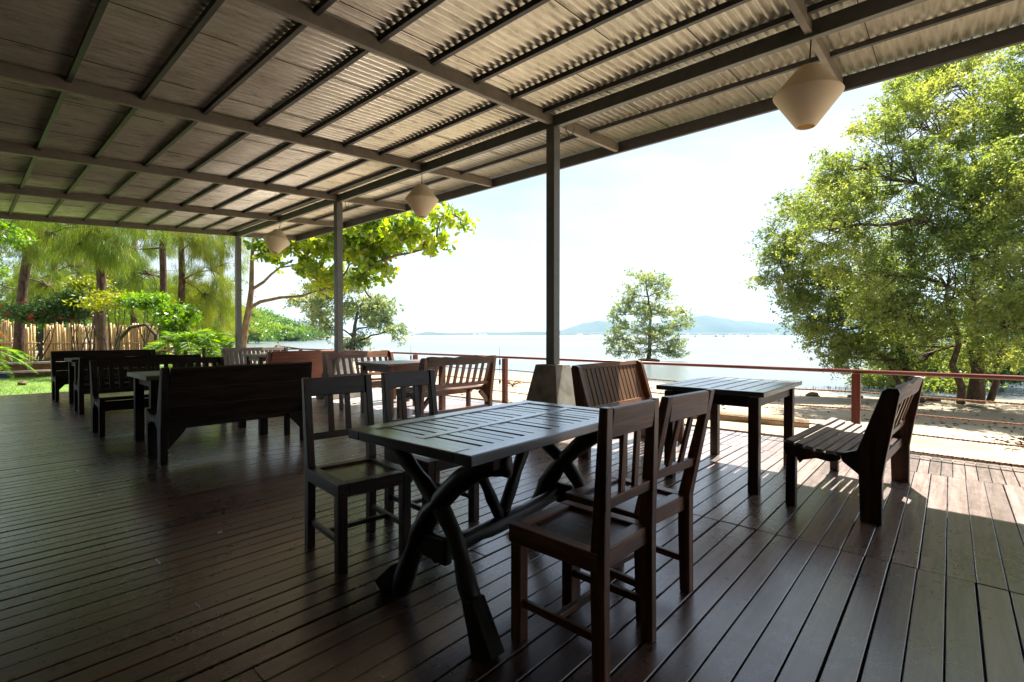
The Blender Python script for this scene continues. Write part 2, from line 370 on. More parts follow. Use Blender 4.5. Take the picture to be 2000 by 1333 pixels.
def curve_pts(a, b, bend, n=6, jt=.018):
    a = Vector(a); b = Vector(b); out_ = []
    for i in range(n+1):
        t = i/n; p = a.lerp(b, t)+Vector(bend)*math.sin(math.pi*t)
        if 0 < i < n: p += Vector((random.gauss(0, 1), random.gauss(0, 1), random.gauss(0, 1)))*(b-a).length*jt
        out_.append(p)
    return out_

def tree(name, label, cat, base, top, lobes, leaf='mangrove', lsize=.11, nleaf=30000, bark='bark', r0=.16, group=None,
         clump=.28, density=1., extra=(), aspect=.42, droop=.15, shape=4, bend=(0, 0, 0), subs=12, bright=.5, hier=0):
    """lobes: list of (centre, (rx,ry,rz)); base/top: trunk ends. Everything is made round the base point."""
    base = Vector(base); root = empty(name, base); tag(root, label, cat, group)
    top = Vector(top); tb = MB()
    tp = curve_pts(Vector((0, 0, -.15)), top-base, bend, 8, .009)
    tb.tube(tp, [r0*(1.25 if i == 0 else 1)*(1-.72*i/8) for i in range(9)], 10, jit=.06)
    for e in extra:   # extra stems from the ground: (dx,dy,top,r)
        ep = curve_pts(Vector((e[0], e[1], -.15)), Vector(e[2])-base, (0, 0, 0), 6)
        tb.tube(ep, [e[3]*(1-.65*i/6) for i in range(7)], 8, jit=.06)
    cen = []; tin = []
    order = sorted(lobes, key=lambda l: (Vector(l[0])-base-tp[-1]).length if not hier else (Vector(l[0])-base-tp[hier]).length)
    lobes = order; skel = [(q, 0.) for q in tp[2:]]
    vol = np.array([l[1][0]*l[1][1]*l[1][2] for l in lobes])**.66; vol = vol/vol.sum()
    for (c, r), wv in zip(lobes, vol):
        c = Vector(c)-base
        cand = [q for q in skel if q[0].z < c.z+.25] or skel[:2]
        st = min(cand, key=lambda q: (q[0]-c).length+abs(q[0].z-(c.z-.8*(c-q[0]).length*.5))*.4+q[1]*.25)
        lev = st[1]+1; st = st[0]
        bp = curve_pts(st, c, (0, 0, (c-st).length*random.uniform(-.02, .10)), 5)
        skel += [(q, lev) for q in bp[1:]]
        rr = r0*.46*min(1, .45+(c-st).length*.12)
        tb.tube(bp, [rr*(1-.7*i/5) for i in range(6)], 6, jit=.08)
        ns = int(subs)
        ltint = random.uniform(-.24, .24)
        for j in range(ns):
            q = rng.normal(size=3); q /= np.linalg.norm(q); rad = rng.uniform(.35, 1)**.6
            sc = Vector((q[0]*r[0]*rad, q[1]*r[1]*rad, q[2]*r[2]*rad))+c
            s0 = bp[random.randint(3, 5)]
            sp = curve_pts(s0, sc, (0, 0, .05), 3)
            tb.tube(sp, [rr*.34, rr*.24, rr*.15, rr*.06], 4, cap=False)
            nl = max(4, int(nleaf*wv/ns*density*random.uniform(.5, 1.5)))
            cl = clump*random.uniform(.6, 1.35)
            # leaves in twig-sized tufts
            ntf = max(3, int(nl/9)); tf = rng.normal(size=(ntf, 3))*cl*np.array([1, 1, .75])
            pts = tf[rng.integers(0, ntf, nl)]+rng.normal(size=(nl, 3))*cl*.16
            cen.append(pts+np.array(sc))
            tin.append(np.clip(bright+ltint+random.gauss(0, .2)+rng.normal(size=nl)*.13, 0, 1))
    tb.build('trunk', bark, root, smooth=True)
    cen = np.concatenate(cen); tin = np.concatenate(tin)
    keep = cen[:, 2]+base.z > -.55
    leaf_object('crown', leaf, cen[keep], lsize, aspect, tin[keep], root, droop, shape=shape)
    return root

# ================================================================== SETTING
SEA = -.80
def shore(y):      # x of the water line along the coast
    return np.interp(y, [-400, -60, -20, 0, 10, 20, 45, 75, 105, 140, 170, 260, 600, 3000],
                     [60, 40, 26, 20.5, 20, 18.5, 21, 28, 34, 44, 58, 30, -200, -1200])
def ground_z(x, y):
    s = shore(y); t = (x-7)/(s-7+1e-6)
    beach = np.where(t < 0, -.42, np.where(t < 1, -.42-.38*np.clip(t, 0, 1)**1.3, SEA-np.minimum((x-s)*.035, 1.2)))
    gl = np.clip((y-13.9)/.3, 0, 1)*np.clip((7.0-x)/2.5, 0, 1)
    gl2 = np.clip((y-30)/10, 0, 1)*np.clip((s-6-x)/8, 0, 1)
    z = beach*(1-gl)+(-.16)*gl
    z = z*(1-gl2)+(-.1)*gl2
    und = .035*np.sin(x*1.3+np.sin(y*.7))*np.cos(y*.9+x*.4)+.02*np.sin(x*3.1+y*2.3)
    z = z+und*np.clip((x-6.6)/1.5, 0, 1)*(1-gl)
    return np.where((x < 6.3) & (y < 14.2) & (x > -9), np.minimum(z, -.42), z)
def axis_pts(lo, hi, dense_lo, dense_hi, step):
    mid = np.arange(dense_lo, dense_hi+1e-6, step); a = []; p = dense_lo; s_ = step
    while p > lo: s_ *= 1.25; p -= s_; a.append(max(p, lo))
    b_ = []; p = dense_hi; s_ = step
    while p < hi: s_ *= 1.25; p += s_; b_.append(min(p, hi))
    return np.concatenate([a[::-1], mid, b_])
xs = axis_pts(-3500, 3500, -2, 26, .25); ys = axis_pts(-3500, 3500, -6, 34, .3)
XX, YY = np.meshgrid(xs, ys, indexing='ij'); ZZ = ground_z(XX, YY)
def grid_obj(name, X, Y, Z, mat):
    a, b_ = X.shape; me = bpy.data.meshes.new(name)
    v = np.stack([X, Y, Z], -1).reshape(-1, 3)
    idx = np.arange(a*b_).reshape(a, b_)
    f = np.stack([idx[:-1, :-1], idx[1:, :-1], idx[1:, 1:], idx[:-1, 1:]], -1).reshape(-1, 4)
    me.vertices.add(len(v)); me.vertices.foreach_set('co', v.astype('f').ravel())
    me.loops.add(f.size); me.loops.foreach_set('vertex_index', f.ravel().astype('i'))
    me.polygons.add(len(f)); me.polygons.foreach_set('loop_start', np.arange(0, f.size, 4, dtype='i'))
    me.update(calc_edges=True); me.polygons.foreach_set('use_smooth', [True]*len(f)); me.materials.append(M[mat])
    o = bpy.data.objects.new(name, me); COL.objects.link(o); return o
tag(grid_obj('beach_ground', XX, YY, ZZ, 'sand'), 'pale sand beach running down to the sea', kind='structure')
me = bpy.data.meshes.new('sea'); S_ = 6000
me.from_pydata([(9, -S_, SEA), (S_, -S_, SEA), (S_, S_, SEA), (9, S_, SEA)], [], [(0, 1, 2, 3)]); me.materials.append(M['sea'])
sea = bpy.data.objects.new('sea', me); COL.objects.link(sea); tag(sea, 'calm pale sea reaching to the hazy hills', kind='structure')

# lawn and garden soil as sheets above the ground
lx = np.linspace(-14, 5.2, 60); ly = np.linspace(14.22, 21.5, 30); LX, LY = np.meshgrid(lx, ly, indexing='ij')
tag(grid_obj('lawn', LX, LY, np.full_like(LX, -.125)+.012*np.sin(LX*2)*np.cos(LY*1.7), 'lawn'), 'bright green lawn beyond the deck', kind='structure')
lx = np.linspace(-40, 9, 40); ly = np.linspace(21.55, 60, 40); LX, LY = np.meshgrid(lx, ly, indexing='ij')
tag(grid_obj('garden_soil', LX, LY, np.full_like(LX, -.09)+.04*np.sin(LX*1.1)*np.cos(LY*.7), 'soil'), 'shaded soil under the garden trees', kind='structure')
n = 26000; gx = rng.uniform(-6, 5, n); gy = rng.uniform(14.25, 21.4, n)
go = leaf_object('lawn_grass', 'grass', np.stack([gx, gy, np.full(n, -.13)], 1), .055, .16, np.clip(.5+.25*np.sin(gx*1.5+gy)+rng.normal(size=n)*.2, 0, 1),
                 dirs=np.stack([rng.normal(size=n)*.5, rng.normal(size=n)*.5, np.ones(n)], 1), shape=3)
tag(go, 'short green grass growing on the lawn', 'grass', kind='stuff')

# ------------------------------------------------------------------ deck
dk = MB(); PIT_ = .11; GAP = .008
DX0, DX1, DY0, DY1 = -5.0, 6.42, -4.5, 14.1
y = DY0; k = 0
while y < DY1-.02:
    # board ends: a clear joint row at x=3.27, others staggered
    cuts = [DX0]
    if y < 1.3 and y > -2.5: cuts += [0.4+(k % 2)*.0, 3.27]
    else: cuts += [(-.2, 1.9, 3.3)[(k*7) % 3]+random.choice((0, .0, .9)), ]
    if y < 1.9: cuts.append(5.58+.0)
    else: cuts.append(random.choice((4.4, 5.58, 5.0)))
    cuts = sorted(set(cuts)); wx = PIT_*random.uniform(-.0, .0)
    cuts.append(DX1)
    for i in range(len(cuts)-1):
        a0, a1 = cuts[i], cuts[i+1]
        if a0 >= 5.57 and y < 1.9: continue
        if a1 == DX1 and y < 1.9: a1 = 5.58
        g_ = random.choice((.0035, .005, .007, .009, .013)) if y < 3 else random.choice((.008, .010, .013))
        sk = random.uniform(-.002, .002); dz = random.uniform(-.0015, .0015)
        j0_ = .0035 if a0 == 3.27 else .001; j1_ = .0035 if a1 == 3.27 else .001
        dk.beam((a0+j0_, y+PIT_/2+sk, -.0125+dz), (a1-j1_, y+PIT_/2-sk, -.0125+dz), PIT_-g_, .025)
    y += PIT_; k += 1
y = DY0
while y < 1.96:      # narrower boards on the seaward strip
    dk.beam((5.585, y+.04, -.0125+random.uniform(-.001, .001)), (DX1, y+.04, -.0125), .08-random.choice((.004, .006, .009)), .025); y += .08
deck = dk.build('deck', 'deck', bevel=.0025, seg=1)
tag(deck, 'dark reddish timber deck of long boards', kind='structure')
ub = MB(); ub.box(DX0, DX1-.05, DY0, DY1, -.075, -.045)   # shade boards beneath: joist layer seen through the gaps
for i in range(20): ub.box(DX0+.2+i*.6, DX0+.27+i*.6, DY0+.02, DY1-.02, -.044, -.028)
ub.box(DX1-.05, DX1-.01, DY0, DY1, -.30, -.027); ub.box(DX0, DX1-.06, DY1-.04, DY1, -.30, -.08)
tag(ub.build('deck_joists', 'black'), 'dark joists and edge board beneath the deck boards', kind='structure')
kb = MB(); kb.box(-14, 5.6, 14.11, 14.21, -.3, -.015); tag(kb.build('lawn_kerb', 'kerb', bevel=.01), 'pale cream kerb between deck and lawn', kind='structure')

# ------------------------------------------------------------------ pavilion
PX = 4.94; PYS = [3.71, 8.90, 14.03]
def rb(x): return 3.80+.068*(x-PX)        # underside of rafters
RTK = .125
pav = empty('pavilion', (PX, 3.71, 0)); tag(pav, 'open beach pavilion with grey steel posts and corrugated roof over the deck', 'pavilion')
O = Vector((PX, 3.71, 0))
def loc(mb):   # shift builder coordinates so that parts sit under the empty
    mb.v = [(a-O.x, b-O.y, c-O.z) for a, b, c in mb.v]; return mb
RX0, RX1, RY0, RY1 = -9.0, 6.55, -11.9, 14.12  # roof stretched unseen behind the camera to darken the deck
YR = [14.07, 11.48, 8.89, 6.30, 3.71, .94]+[-1.75-2.6*i for i in range(4)]
for yy in YR:
    mb = MB(); t = .03
    mb.beam((RX0, yy, rb(RX0)+RTK/2), (RX1-.045, yy, rb(RX1-.045)+RTK/2), .055, RTK)
    loc(mb).build('rafter', 'rafter', pav, bevel=.004)
mb = MB(); mb.box(PX-.035, PX+.035, RY0, RY1+.02, 3.765, 3.765+.14); loc(mb).build('beam', 'steel', pav, bevel=.004)
mb = MB(); mb.box(RX1-.045, RX1+.005, RY0, RY1+.05, rb(RX1)-.02, rb(RX1)+.135); loc(mb).build('eave_beam', 'roofbeam', pav, bevel=.004)
mb = MB(); mb.box(-2.035, -1.965, RY0, RY1-.06, rb(-2)-.14, rb(-2)-.002); loc(mb).build('beam', 'rafter', pav, bevel=.004)
px_ = [4.72-.57*i for i in range(24)]+[5.75]
for x in px_:
    mb = MB(); z = rb(x)+RTK
    mb.box(x-.02, x+.02, RY0, RY1-.01, z-.045, z+.006); loc(mb).build('purlin', 'roofbeam', pav)
# corrugated sheets: courses overlap up the slope, columns lap every 7 waves
PW = .0825; AMP = .020
ny = int((RY1-RY0)/PW*8); yv = np.linspace(RY0, RY1+.08, ny)
courses = [(-9.15, -6.9), (-6.9, -4.9), (-4.9, -2.7), (-2.7, -.55), (-.55, 1.75), (1.75, 4.05), (4.05, 6.62)]
sv = []; sf = []
for k_, xa in enumerate(np.linspace(-9.15, 6.62, 9)):
    o_ = len(sv)
    zz_ = rb(xa)+RTK+.008+AMP+AMP*np.cos(2*np.pi*yv/PW)
    sv += [(float(xa), float(q), float(w)) for q, w in zip(yv, zz_)]
    if k_: sf += [(o_-ny+i, o_+i, o_+i+1, o_-ny+i+1) for i in range(ny-1)]
me = bpy.data.meshes.new('roof_sheet'); me.from_pydata([(a-O.x, b-O.y, c) for a, b, c in sv], [], sf); me.materials.append(M['sheet'])
me.polygons.foreach_set('use_smooth', [True]*len(me.polygons))
rs = bpy.data.objects.new('roof_sheet', me); COL.objects.link(rs); rs.parent = pav
so = rs.modifiers.new('thick', 'SOLIDIFY'); so.thickness = .006; so.offset = 1
# dark side laps between sheets
for j, yy in enumerate(np.arange(13.3, RY0, -PW*7)):
    for (a0, a1) in courses[3:]:
        if (j+int(a0*3)) % 2: continue
        mb = MB(); mb.beam((a0+.2, yy, rb(a0+.2)+RTK+.0075), (a1-.1, yy, rb(a1-.1)+RTK+.0075), .006, .004)
        loc(mb).build('sheet_lap', 'black', pav)
for yy in PYS:
    mb = MB(); mb.box(PX-.062, PX+.062, yy-.062, yy+.062, .80, 3.764); po = loc(mb).build('post', 'steel', pav, bevel=.006)
    # pyramid plinth
    pl = MB(); b0, b1, h0 = .315, .155, .835
    vs = [(i*b0, j*b0, 0) for i, j in ((-1, -1), (1, -1), (1, 1), (-1, 1))]+[(i*b1, j*b1, h0) for i, j in ((-1, -1), (1, -1), (1, 1), (-1, 1))]
    vs = [(a+PX, b+yy, c+.001) for a, b, c in vs]
    pl.add(vs, [(0, 3, 2, 1), (4, 5, 6, 7), (0, 1, 5, 4), (1, 2, 6, 5), (2, 3, 7, 6), (3, 0, 4, 7)], vs)
    loc(pl).build('plinth', 'concrete', po, bevel=.008)
# unseen rear and side walls, added behind the camera to darken the interior
mb = MB(); mb.box(-5.3, -5.15, -4.3, 13.6, 0.002, 3.05); loc(mb).build('rear_shade_wall', 'olive', pav)
mb = MB(); mb.box(-5.3, 2.6, -4.48, -4.33, 0.002, 3.05); loc(mb).build('side_shade_wall', 'olive', pav)

# bits of wire hook by the posts
for (yy, nm, lb) in ((3.55, 'wire_hook', 'bent wire hook hanging from the beam beside the nearest post'), (8.72, 'wire_hook', 'bent wire hook hanging from the beam beside the middle post')):
    mb = MB(); x = PX+.05
    mb.tube([(0, 0, 0), (0, .0, -.06), (0, -.03, -.10), (.0, -.05, -.16)], .006, 5)
    mb.tube([(0, -.05, -.15), (0, -.10, -.11), (0, -.14, -.19)], .005, 5); mb.tube([(0, -.1, -.11), (.01, -.12, -.05)], .004, 5)
    o = mb.build(nm, 'cord'); o.location = (x, yy, 3.765); tag(o, lb, 'hook', 'wire hooks by the posts')

# ------------------------------------------------------------------ pendant lamps
def make_lamp():
    root = empty('pendant_lamp'); mb = MB()
    prof = [(.085, -.215), (.10, -.22), (.298, -.468), (.306, -.478), (.302, -.49), (.092, -.79), (.083, -.795), (.078, -.79), (.285, -.50), (.29, -.485), (.285, -.47), (.088, -.235), (.08, -.225), (.085, -.215)]
    mb.lathe(prof, 72); sh_ = mb.build('shade', 'cream', root, smooth=True); es = sh_.modifiers.new('crisp', 'EDGE_SPLIT'); es.split_angle = R_(28)
    mb = MB(); mb.tube([(0, 0, .05), (.004, .0, -.1), (0, 0, -.30)], .007, 6); mb.tube([(0, 0, -.30), (0, 0, -.42)], [.02, .035], 8); mb.build('cord', 'cord', root)
    mb = MB(); mb.box(-.084, .084, -.004, .004, -.24, -.232); mb.box(-.004, .004, -.084, .084, -.241, -.233)
    mb.build('shade_holder', 'cord', root); return root
lamp0 = make_lamp()
for i, (yy, sc, dz, tx, lb) in enumerate(((.93, .88, 0, .0, 'largest and nearest cream double cone pendant lamp, hanging at the upper right'),
                                 (6.31, .86, 0, .0, 'middle cream double cone pendant lamp, hanging between the two nearer posts'),
                                 (11.46, .92, 0, .22, 'farthest cream double cone pendant lamp, tilted, hanging beside the farthest post'))):
    o = lamp0 if i == 0 else copy_tree(lamp0)
    o.location = (PX, yy, 3.764-(.05 if i == 0 else 0)); o.scale = (sc,)*3; o.rotation_euler = ((.05, 0, .22)[i], tx*.6, i*.7); tag(o, lb, 'lamp', 'cream pendant lamps under the roof beam')

# ------------------------------------------------------------------ railing
RLX = 6.60
rl = empty('deck_railing', (RLX, .78, -.4)); tag(rl, 'red brown railing with round top rail and rope lines edging the deck', 'railing')
OR_ = Vector((RLX, .78, -.4))
def locr(mb): mb.v = [(a-OR_.x, b-OR_.y, c-OR_.z) for a, b, c in mb.v]; return mb
RYS = [-4.48, -1.85, .78, 3.41, 6.04, 8.67, 11.3, 14.03]
mb = MB(); mb.tube([(RLX, -5, .797), (RLX, 1.1, .80)], .023, 12); mb.tube([(RLX+.006, 1.05, .797), (RLX, 7, .80), (RLX, 14.1, .80)], .021, 12)
mb.tube([(RLX, 14.05, .80), (8.2, 19.5, .80)], .021, 10); mb.tube([(RLX, 14.05, .80), (2.6, 16.6, .79)], .02, 8)
locr(mb).build('top_rail', 'rail', rl, smooth=True)
for yy in RYS:
    if abs(yy-3.41) < .1: continue
    mb = MB(); mb.box(RLX-.04, RLX+.04, yy-.04, yy+.04, -.6, .776); locr(mb).build('rail_post', 'rail', rl, bevel=.004)
for (xx, yy) in ((7.4, 16.8), (8.2, 19.5)):
    mb = MB(); mb.box(xx-.04, xx+.04, yy-.04, yy+.04, -.6, .776); locr(mb).build('rail_post', 'rail', rl, bevel=.004)
for z in (.575, .385, .18, .0):
    mb = MB(); pts = []; segs = list(zip(RYS[:-1], RYS[1:]))
    for a0, a1 in segs:
        for i in range(24):
            t = i/24; sag = -.018*math.sin(math.pi*t); pts.append((RLX+.0, a0+(a1-a0)*t, z+sag))
    pts.append((RLX, RYS[-1], z))
    # two twisted strands read as rope
    for ph in (0, math.pi):
        q = []
        for i in range(len(pts)-1):
            for j in range(4):
                t = j/4; p0 = Vector(pts[i]).lerp(Vector(pts[i+1]), t); an = (p0.y*2*math.pi/.075)+ph
                q.append((p0.x+.0048*math.cos(an), p0.y, p0.z+.0048*math.sin(an)))
        mb.tube(q, .0072, 5)
    locr(mb).build('rope', 'rope', rl, smooth=True)
for (yy, lb) in ((6.12, 'thin dark rod tied upright to the railing near the post left of the near plinth'), (8.76, 'thin dark rod tied upright to the railing in the middle distance')):
    mb = MB(); mb.tube([(0, 0, -.55), (0, 0, .98)], .0035, 5); mb.box(-.012, .012, -.01, .01, .66, .76); mb.box(-.012, .012, -.012, .012, .32, .38)
    mb.v = [(a, b, c) for a, b, c in mb.v]; o = mb.build('thin_rod', 'cord'); o.location = (RLX-.05, yy, 0); tag(o, lb, 'rod', 'thin rods on the railing')

# ------------------------------------------------------------------ furniture
def make_chair(mat='dark', rake=.06):
    r = empty('wooden_chair'); w = .21; Bv = .004
    # origin on the floor at the middle; faces +y
    mb = MB(); z1 = .455; z0 = .385
    mb.box(-w, -w+.055, -.20, .215, z0, z1); mb.box(w-.055, w, -.20, .215, z0, z1)
    mb.box(-w+.0555, w-.0555, .16, .215, z0, z1-.001); mb.box(-w+.0555, w-.0555, -.20, -.145, z0, z1-.001)
    seat = mb.build('seat', mat, r, bevel=Bv)
    mb = MB(); mb.box(-w+.054, -.002, -.146, .161, .425, .441); mb.box(.0, w-.054, -.146, .161, .425, .441); mb.build('seat_panel', 'seatwood', seat)
    for sx_ in (-1, 1):
        mb = MB(); mb.box(sx_*(w-.028)-.025, sx_*(w-.028)+.025, .155, .207, 0, .384); mb.build('leg', mat, r, bevel=Bv)
        mb = MB(); cx = sx_*(w-.024)
        # rear post, slightly raked above the seat
        pf = [(-.225, 0), (-.175, 0), (-.165, .30), (-.165, .46), (-.165-rake, .955), (-.198-rake, .955), (-.222, .46), (-.222, .30)]
        mb.prism(pf, cx-.021, cx+.021); mb.build('back_post', mat, r, bevel=Bv)
        mb = MB(); mb.box(sx_*(w-.028)-.011, sx_*(w-.028)+.011, -.178, .156, .135, .165); mb.build('stretcher', mat, r, bevel=.003)
    mb = MB(); mb.box(-w+.040, w-.040, -.012, .012, .138, .162); mb.build('stretcher', mat, r, bevel=.003)
    def backy(z): return -.194-(z-.46)*(rake-.008)/.495
    mb = MB(); mb.beam((-w+.044, backy(.90), .90), (w-.044, backy(.90), .90), .026, .105, up=(0, -.12, 1)); mb.build('top_rail', mat, r, bevel=Bv)
    mb = MB(); mb.beam((-w+.044, backy(.62), .62), (w-.044, backy(.62), .62), .024, .04, up=(0, -.12, 1)); mb.build('lower_rail', mat, r, bevel=.003)
    for sx_ in (-1, 1):
        mb = MB(); mb.beam((sx_*.052, backy(.639), .639), (sx_*.052, backy(.848), .848), .034, .014, up=(0, 1, 0)); mb.build('slat', mat, r, bevel=.002)
    return r
chair_d = make_chair('dark'); chair_b = make_chair('brown', .035)
GC = 'wooden chairs around the cross legged table'
chair_d.scale = (1, 1.09, 1); chair_d.location = (1.485, 2.475, 0); chair_d.rotation_euler = (0, 0, R_(174)); tag(chair_d, 'dark wooden chair at the left end of the near table, seat fully in view', 'chair', GC)
c = copy_tree(chair_d); c.location = (2.045, 2.51, 0); c.rotation_euler = (0, 0, R_(178)); tag(c, 'dark wooden chair half hidden behind the near slatted table', 'chair', GC)
chair_b.scale = (.92, 1, 1); chair_b.location = (1.635, 1.085, 0); chair_b.rotation_euler = (0, 0, R_(-1)); tag(chair_b, 'nearest brown wooden chair in the foreground, with a recessed seat panel', 'chair', GC)
c = make_chair('brown', .125); c.location = (2.10, 1.135, 0); c.rotation_euler = (0, 0, R_(-5)); tag(c, 'brown wooden chair just behind the nearest chair on the right of the table', 'chair', GC)

# near table with crossed natural limbs
T1 = empty('slatted_table', (1.83, 1.665, 0), R_(1.5)); tag(T1, 'near slatted table on crossed bent limbs, top reflecting the sky', 'table')
hx, hy, zt = .645, .392, .775
top = MB()
fw = .085
top.box(-hx, hx, -hy, -hy+fw, zt-.042, zt); top.box(-hx, hx, hy-fw, hy, zt-.042, zt)
top.box(-hx, -hx+fw, -hy+fw+.001, hy-fw-.001, zt-.042, zt-.0005); top.box(hx-fw, hx, -hy+fw+.001, hy-fw-.001, zt-.042, zt-.0005)
top.box(-hx+fw+.001, hx-fw-.001, -.028, .028, zt-.040, zt-.001)
tf = top.build('tabletop', 'tabletop', T1, bevel=.005)
n = 17; x0 = -hx+fw; pw = (2*hx-2*fw)/n
sl = MB()
for i in range(n):
    g_ = random.choice((.007, .009, .011, .014))
    for s_ in (-1, 1):
        ya, yb = (.029, hy-fw-.0015) if s_ > 0 else (-hy+fw+.0015, -.029)
        sl.box(x0+i*pw+g_/2+random.uniform(-.001, .001), x0+(i+1)*pw-g_/2, ya, yb, zt-.030+random.uniform(-.001, .001), zt-.004+random.uniform(-.002, .0015))
sl.build('slat_panel', 'tabletop', tf, bevel=.0025)
for a_, b_ in ((-hx+.17, -hx+.25), (hx-.25, hx-.17)):
    ap = MB(); ap.box(a_, b_, -hy+.05, hy-.05, zt-.10, zt-.043); ap.build('cleat', 'dark', T1, bevel=.005)
def limb(pts, r, nm='leg', mat='limb'):
    mb = MB(); P = [Vector(p) for p in pts]; q = []
    for i in range(len(P)-1):
        p0, p1, p2, p3 = P[max(i-1, 0)], P[i], P[i+1], P[min(i+2, len(P)-1)]
        for k in range(5):
            t = k/5; q.append(.5*((2*p1)+(p2-p0)*t+(2*p0-5*p1+4*p2-p3)*t*t+(3*p1-p0-3*p2+p3)*t**3))
    q.append(P[-1]); m_ = len(q); rr = [r[0]+(r[1]-r[0])*i/(m_-1) for i in range(m_)]
    rr = [a*(1+.09*math.sin(i*.9)+.05*math.sin(i*2.3)) for i, a in enumerate(rr)]
    mb.tube(q, rr, 10, jit=.09); return mb.build(nm, mat, T1, smooth=True)
for ex in (-.48, .46):
    o1 = .04 if ex < 0 else -.02
    limb([(ex+.03, .33, .70), (ex+.02, .12, .57), (ex, -.10, .42), (ex-.03, -.24, .22), (ex-.04, -.31, .03)], (.034, .040))
    limb([(ex+.10, -.35, .685), (ex+.05, -.25, .665), (ex+.02, -.11, .57), (ex, .04, .40), (ex+.01, .15, .22), (ex+.01, .235, .03)], (.045, .047))
    mb = MB(); mb.beam((ex+.0, -.10, .30), (ex+.0, .09, .30), .045, .12, h1=.10); mb.build('cross_block', 'limb', T1, bevel=.012)
    mb = MB(); mb.beam((ex-.055, -.375, .0), (ex-.045, -.285, .19), .085, .105, up=(0, 1, .4), w1=.08, h1=.05); mb.build('foot_block', 'black', T1, bevel=.008)
    mb = MB(); mb.beam((ex+.01, .34, .0), (ex+.01, .245, .13), .09, .12, up=(0, 1, .4), w1=.08, h1=.05); mb.build('foot_block', 'black', T1, bevel=.008)
limb([(-.47, .0, .26), (-.2, -.01, .27), (.15, .0, .275), (.46, .0, .30)], (.042, .036), 'stretcher', 'limb')
limb([(-.05, -.0, .30), (-.16, -.0, .50), (-.29, .0, .735)], (.026, .03), 'brace')
limb([(-.03, -.0, .30), (.08, -.0, .50), (.22, .0, .735)], (.028, .034), 'brace')

def make_table(name, label, x0, x1, y0, y1, z=.78, mat='dark', topmat=None, leg=.075, ns=6, over=.05, along='x', rz=0, apron=.085, solid=False, rough=False, group=None):
    cx, cy = (x0+x1)/2, (y0+y1)/2; r = empty(name, (cx, cy, 0), rz); tag(r, label, 'table', group)
    hx, hy = (x1-x0)/2, (y1-y0)/2; topmat = topmat or mat
    mb = MB()
    if solid:
        mb.box(-hx, hx, -hy, hy, z-.045, z)
    else:
        e = .075
        mb.box(-hx, -hx+e, -hy, hy, z-.038, z); mb.box(hx-e, hx, -hy, hy, z-.038, z)
        mb.box(-hx+e+.001, hx-e-.001, -hy, -hy+e, z-.038, z-.0006); mb.box(-hx+e+.001, hx-e-.001, hy-e, hy, z-.038, z-.0006)
        w_ = (2*hy-2*e)/ns
        for i in range(ns):
            mb.box(-hx+e+.002, hx-e-.002, -hy+e+i*w_+.006, -hy+e+(i+1)*w_-.006, z-.028, z-.003+random.uniform(-.001, .001))
    mb.build('tabletop', topmat, r, bevel=.005)
    ix, iy = hx-over-leg/2, hy-over-leg/2
    mb = MB()
    for s_ in (-1, 1):
        mb.box(-ix, ix, s_*iy-.014, s_*iy+.014, z-.045-apron, z-.046); mb.box(s_*ix-.014, s_*ix+.014, -iy+.016, iy-.016, z-.045-apron, z-.0465)
    mb.build('apron', mat, r, bevel=.003)
    for a in (-1, 1):
        for b_ in (-1, 1):
            mb = MB(); mb.box(a*ix-leg/2, a*ix+leg/2, b_*iy-leg/2, b_*iy+leg/2, 0, z-.047); mb.build('leg', mat, r, bevel=.006)
    return r

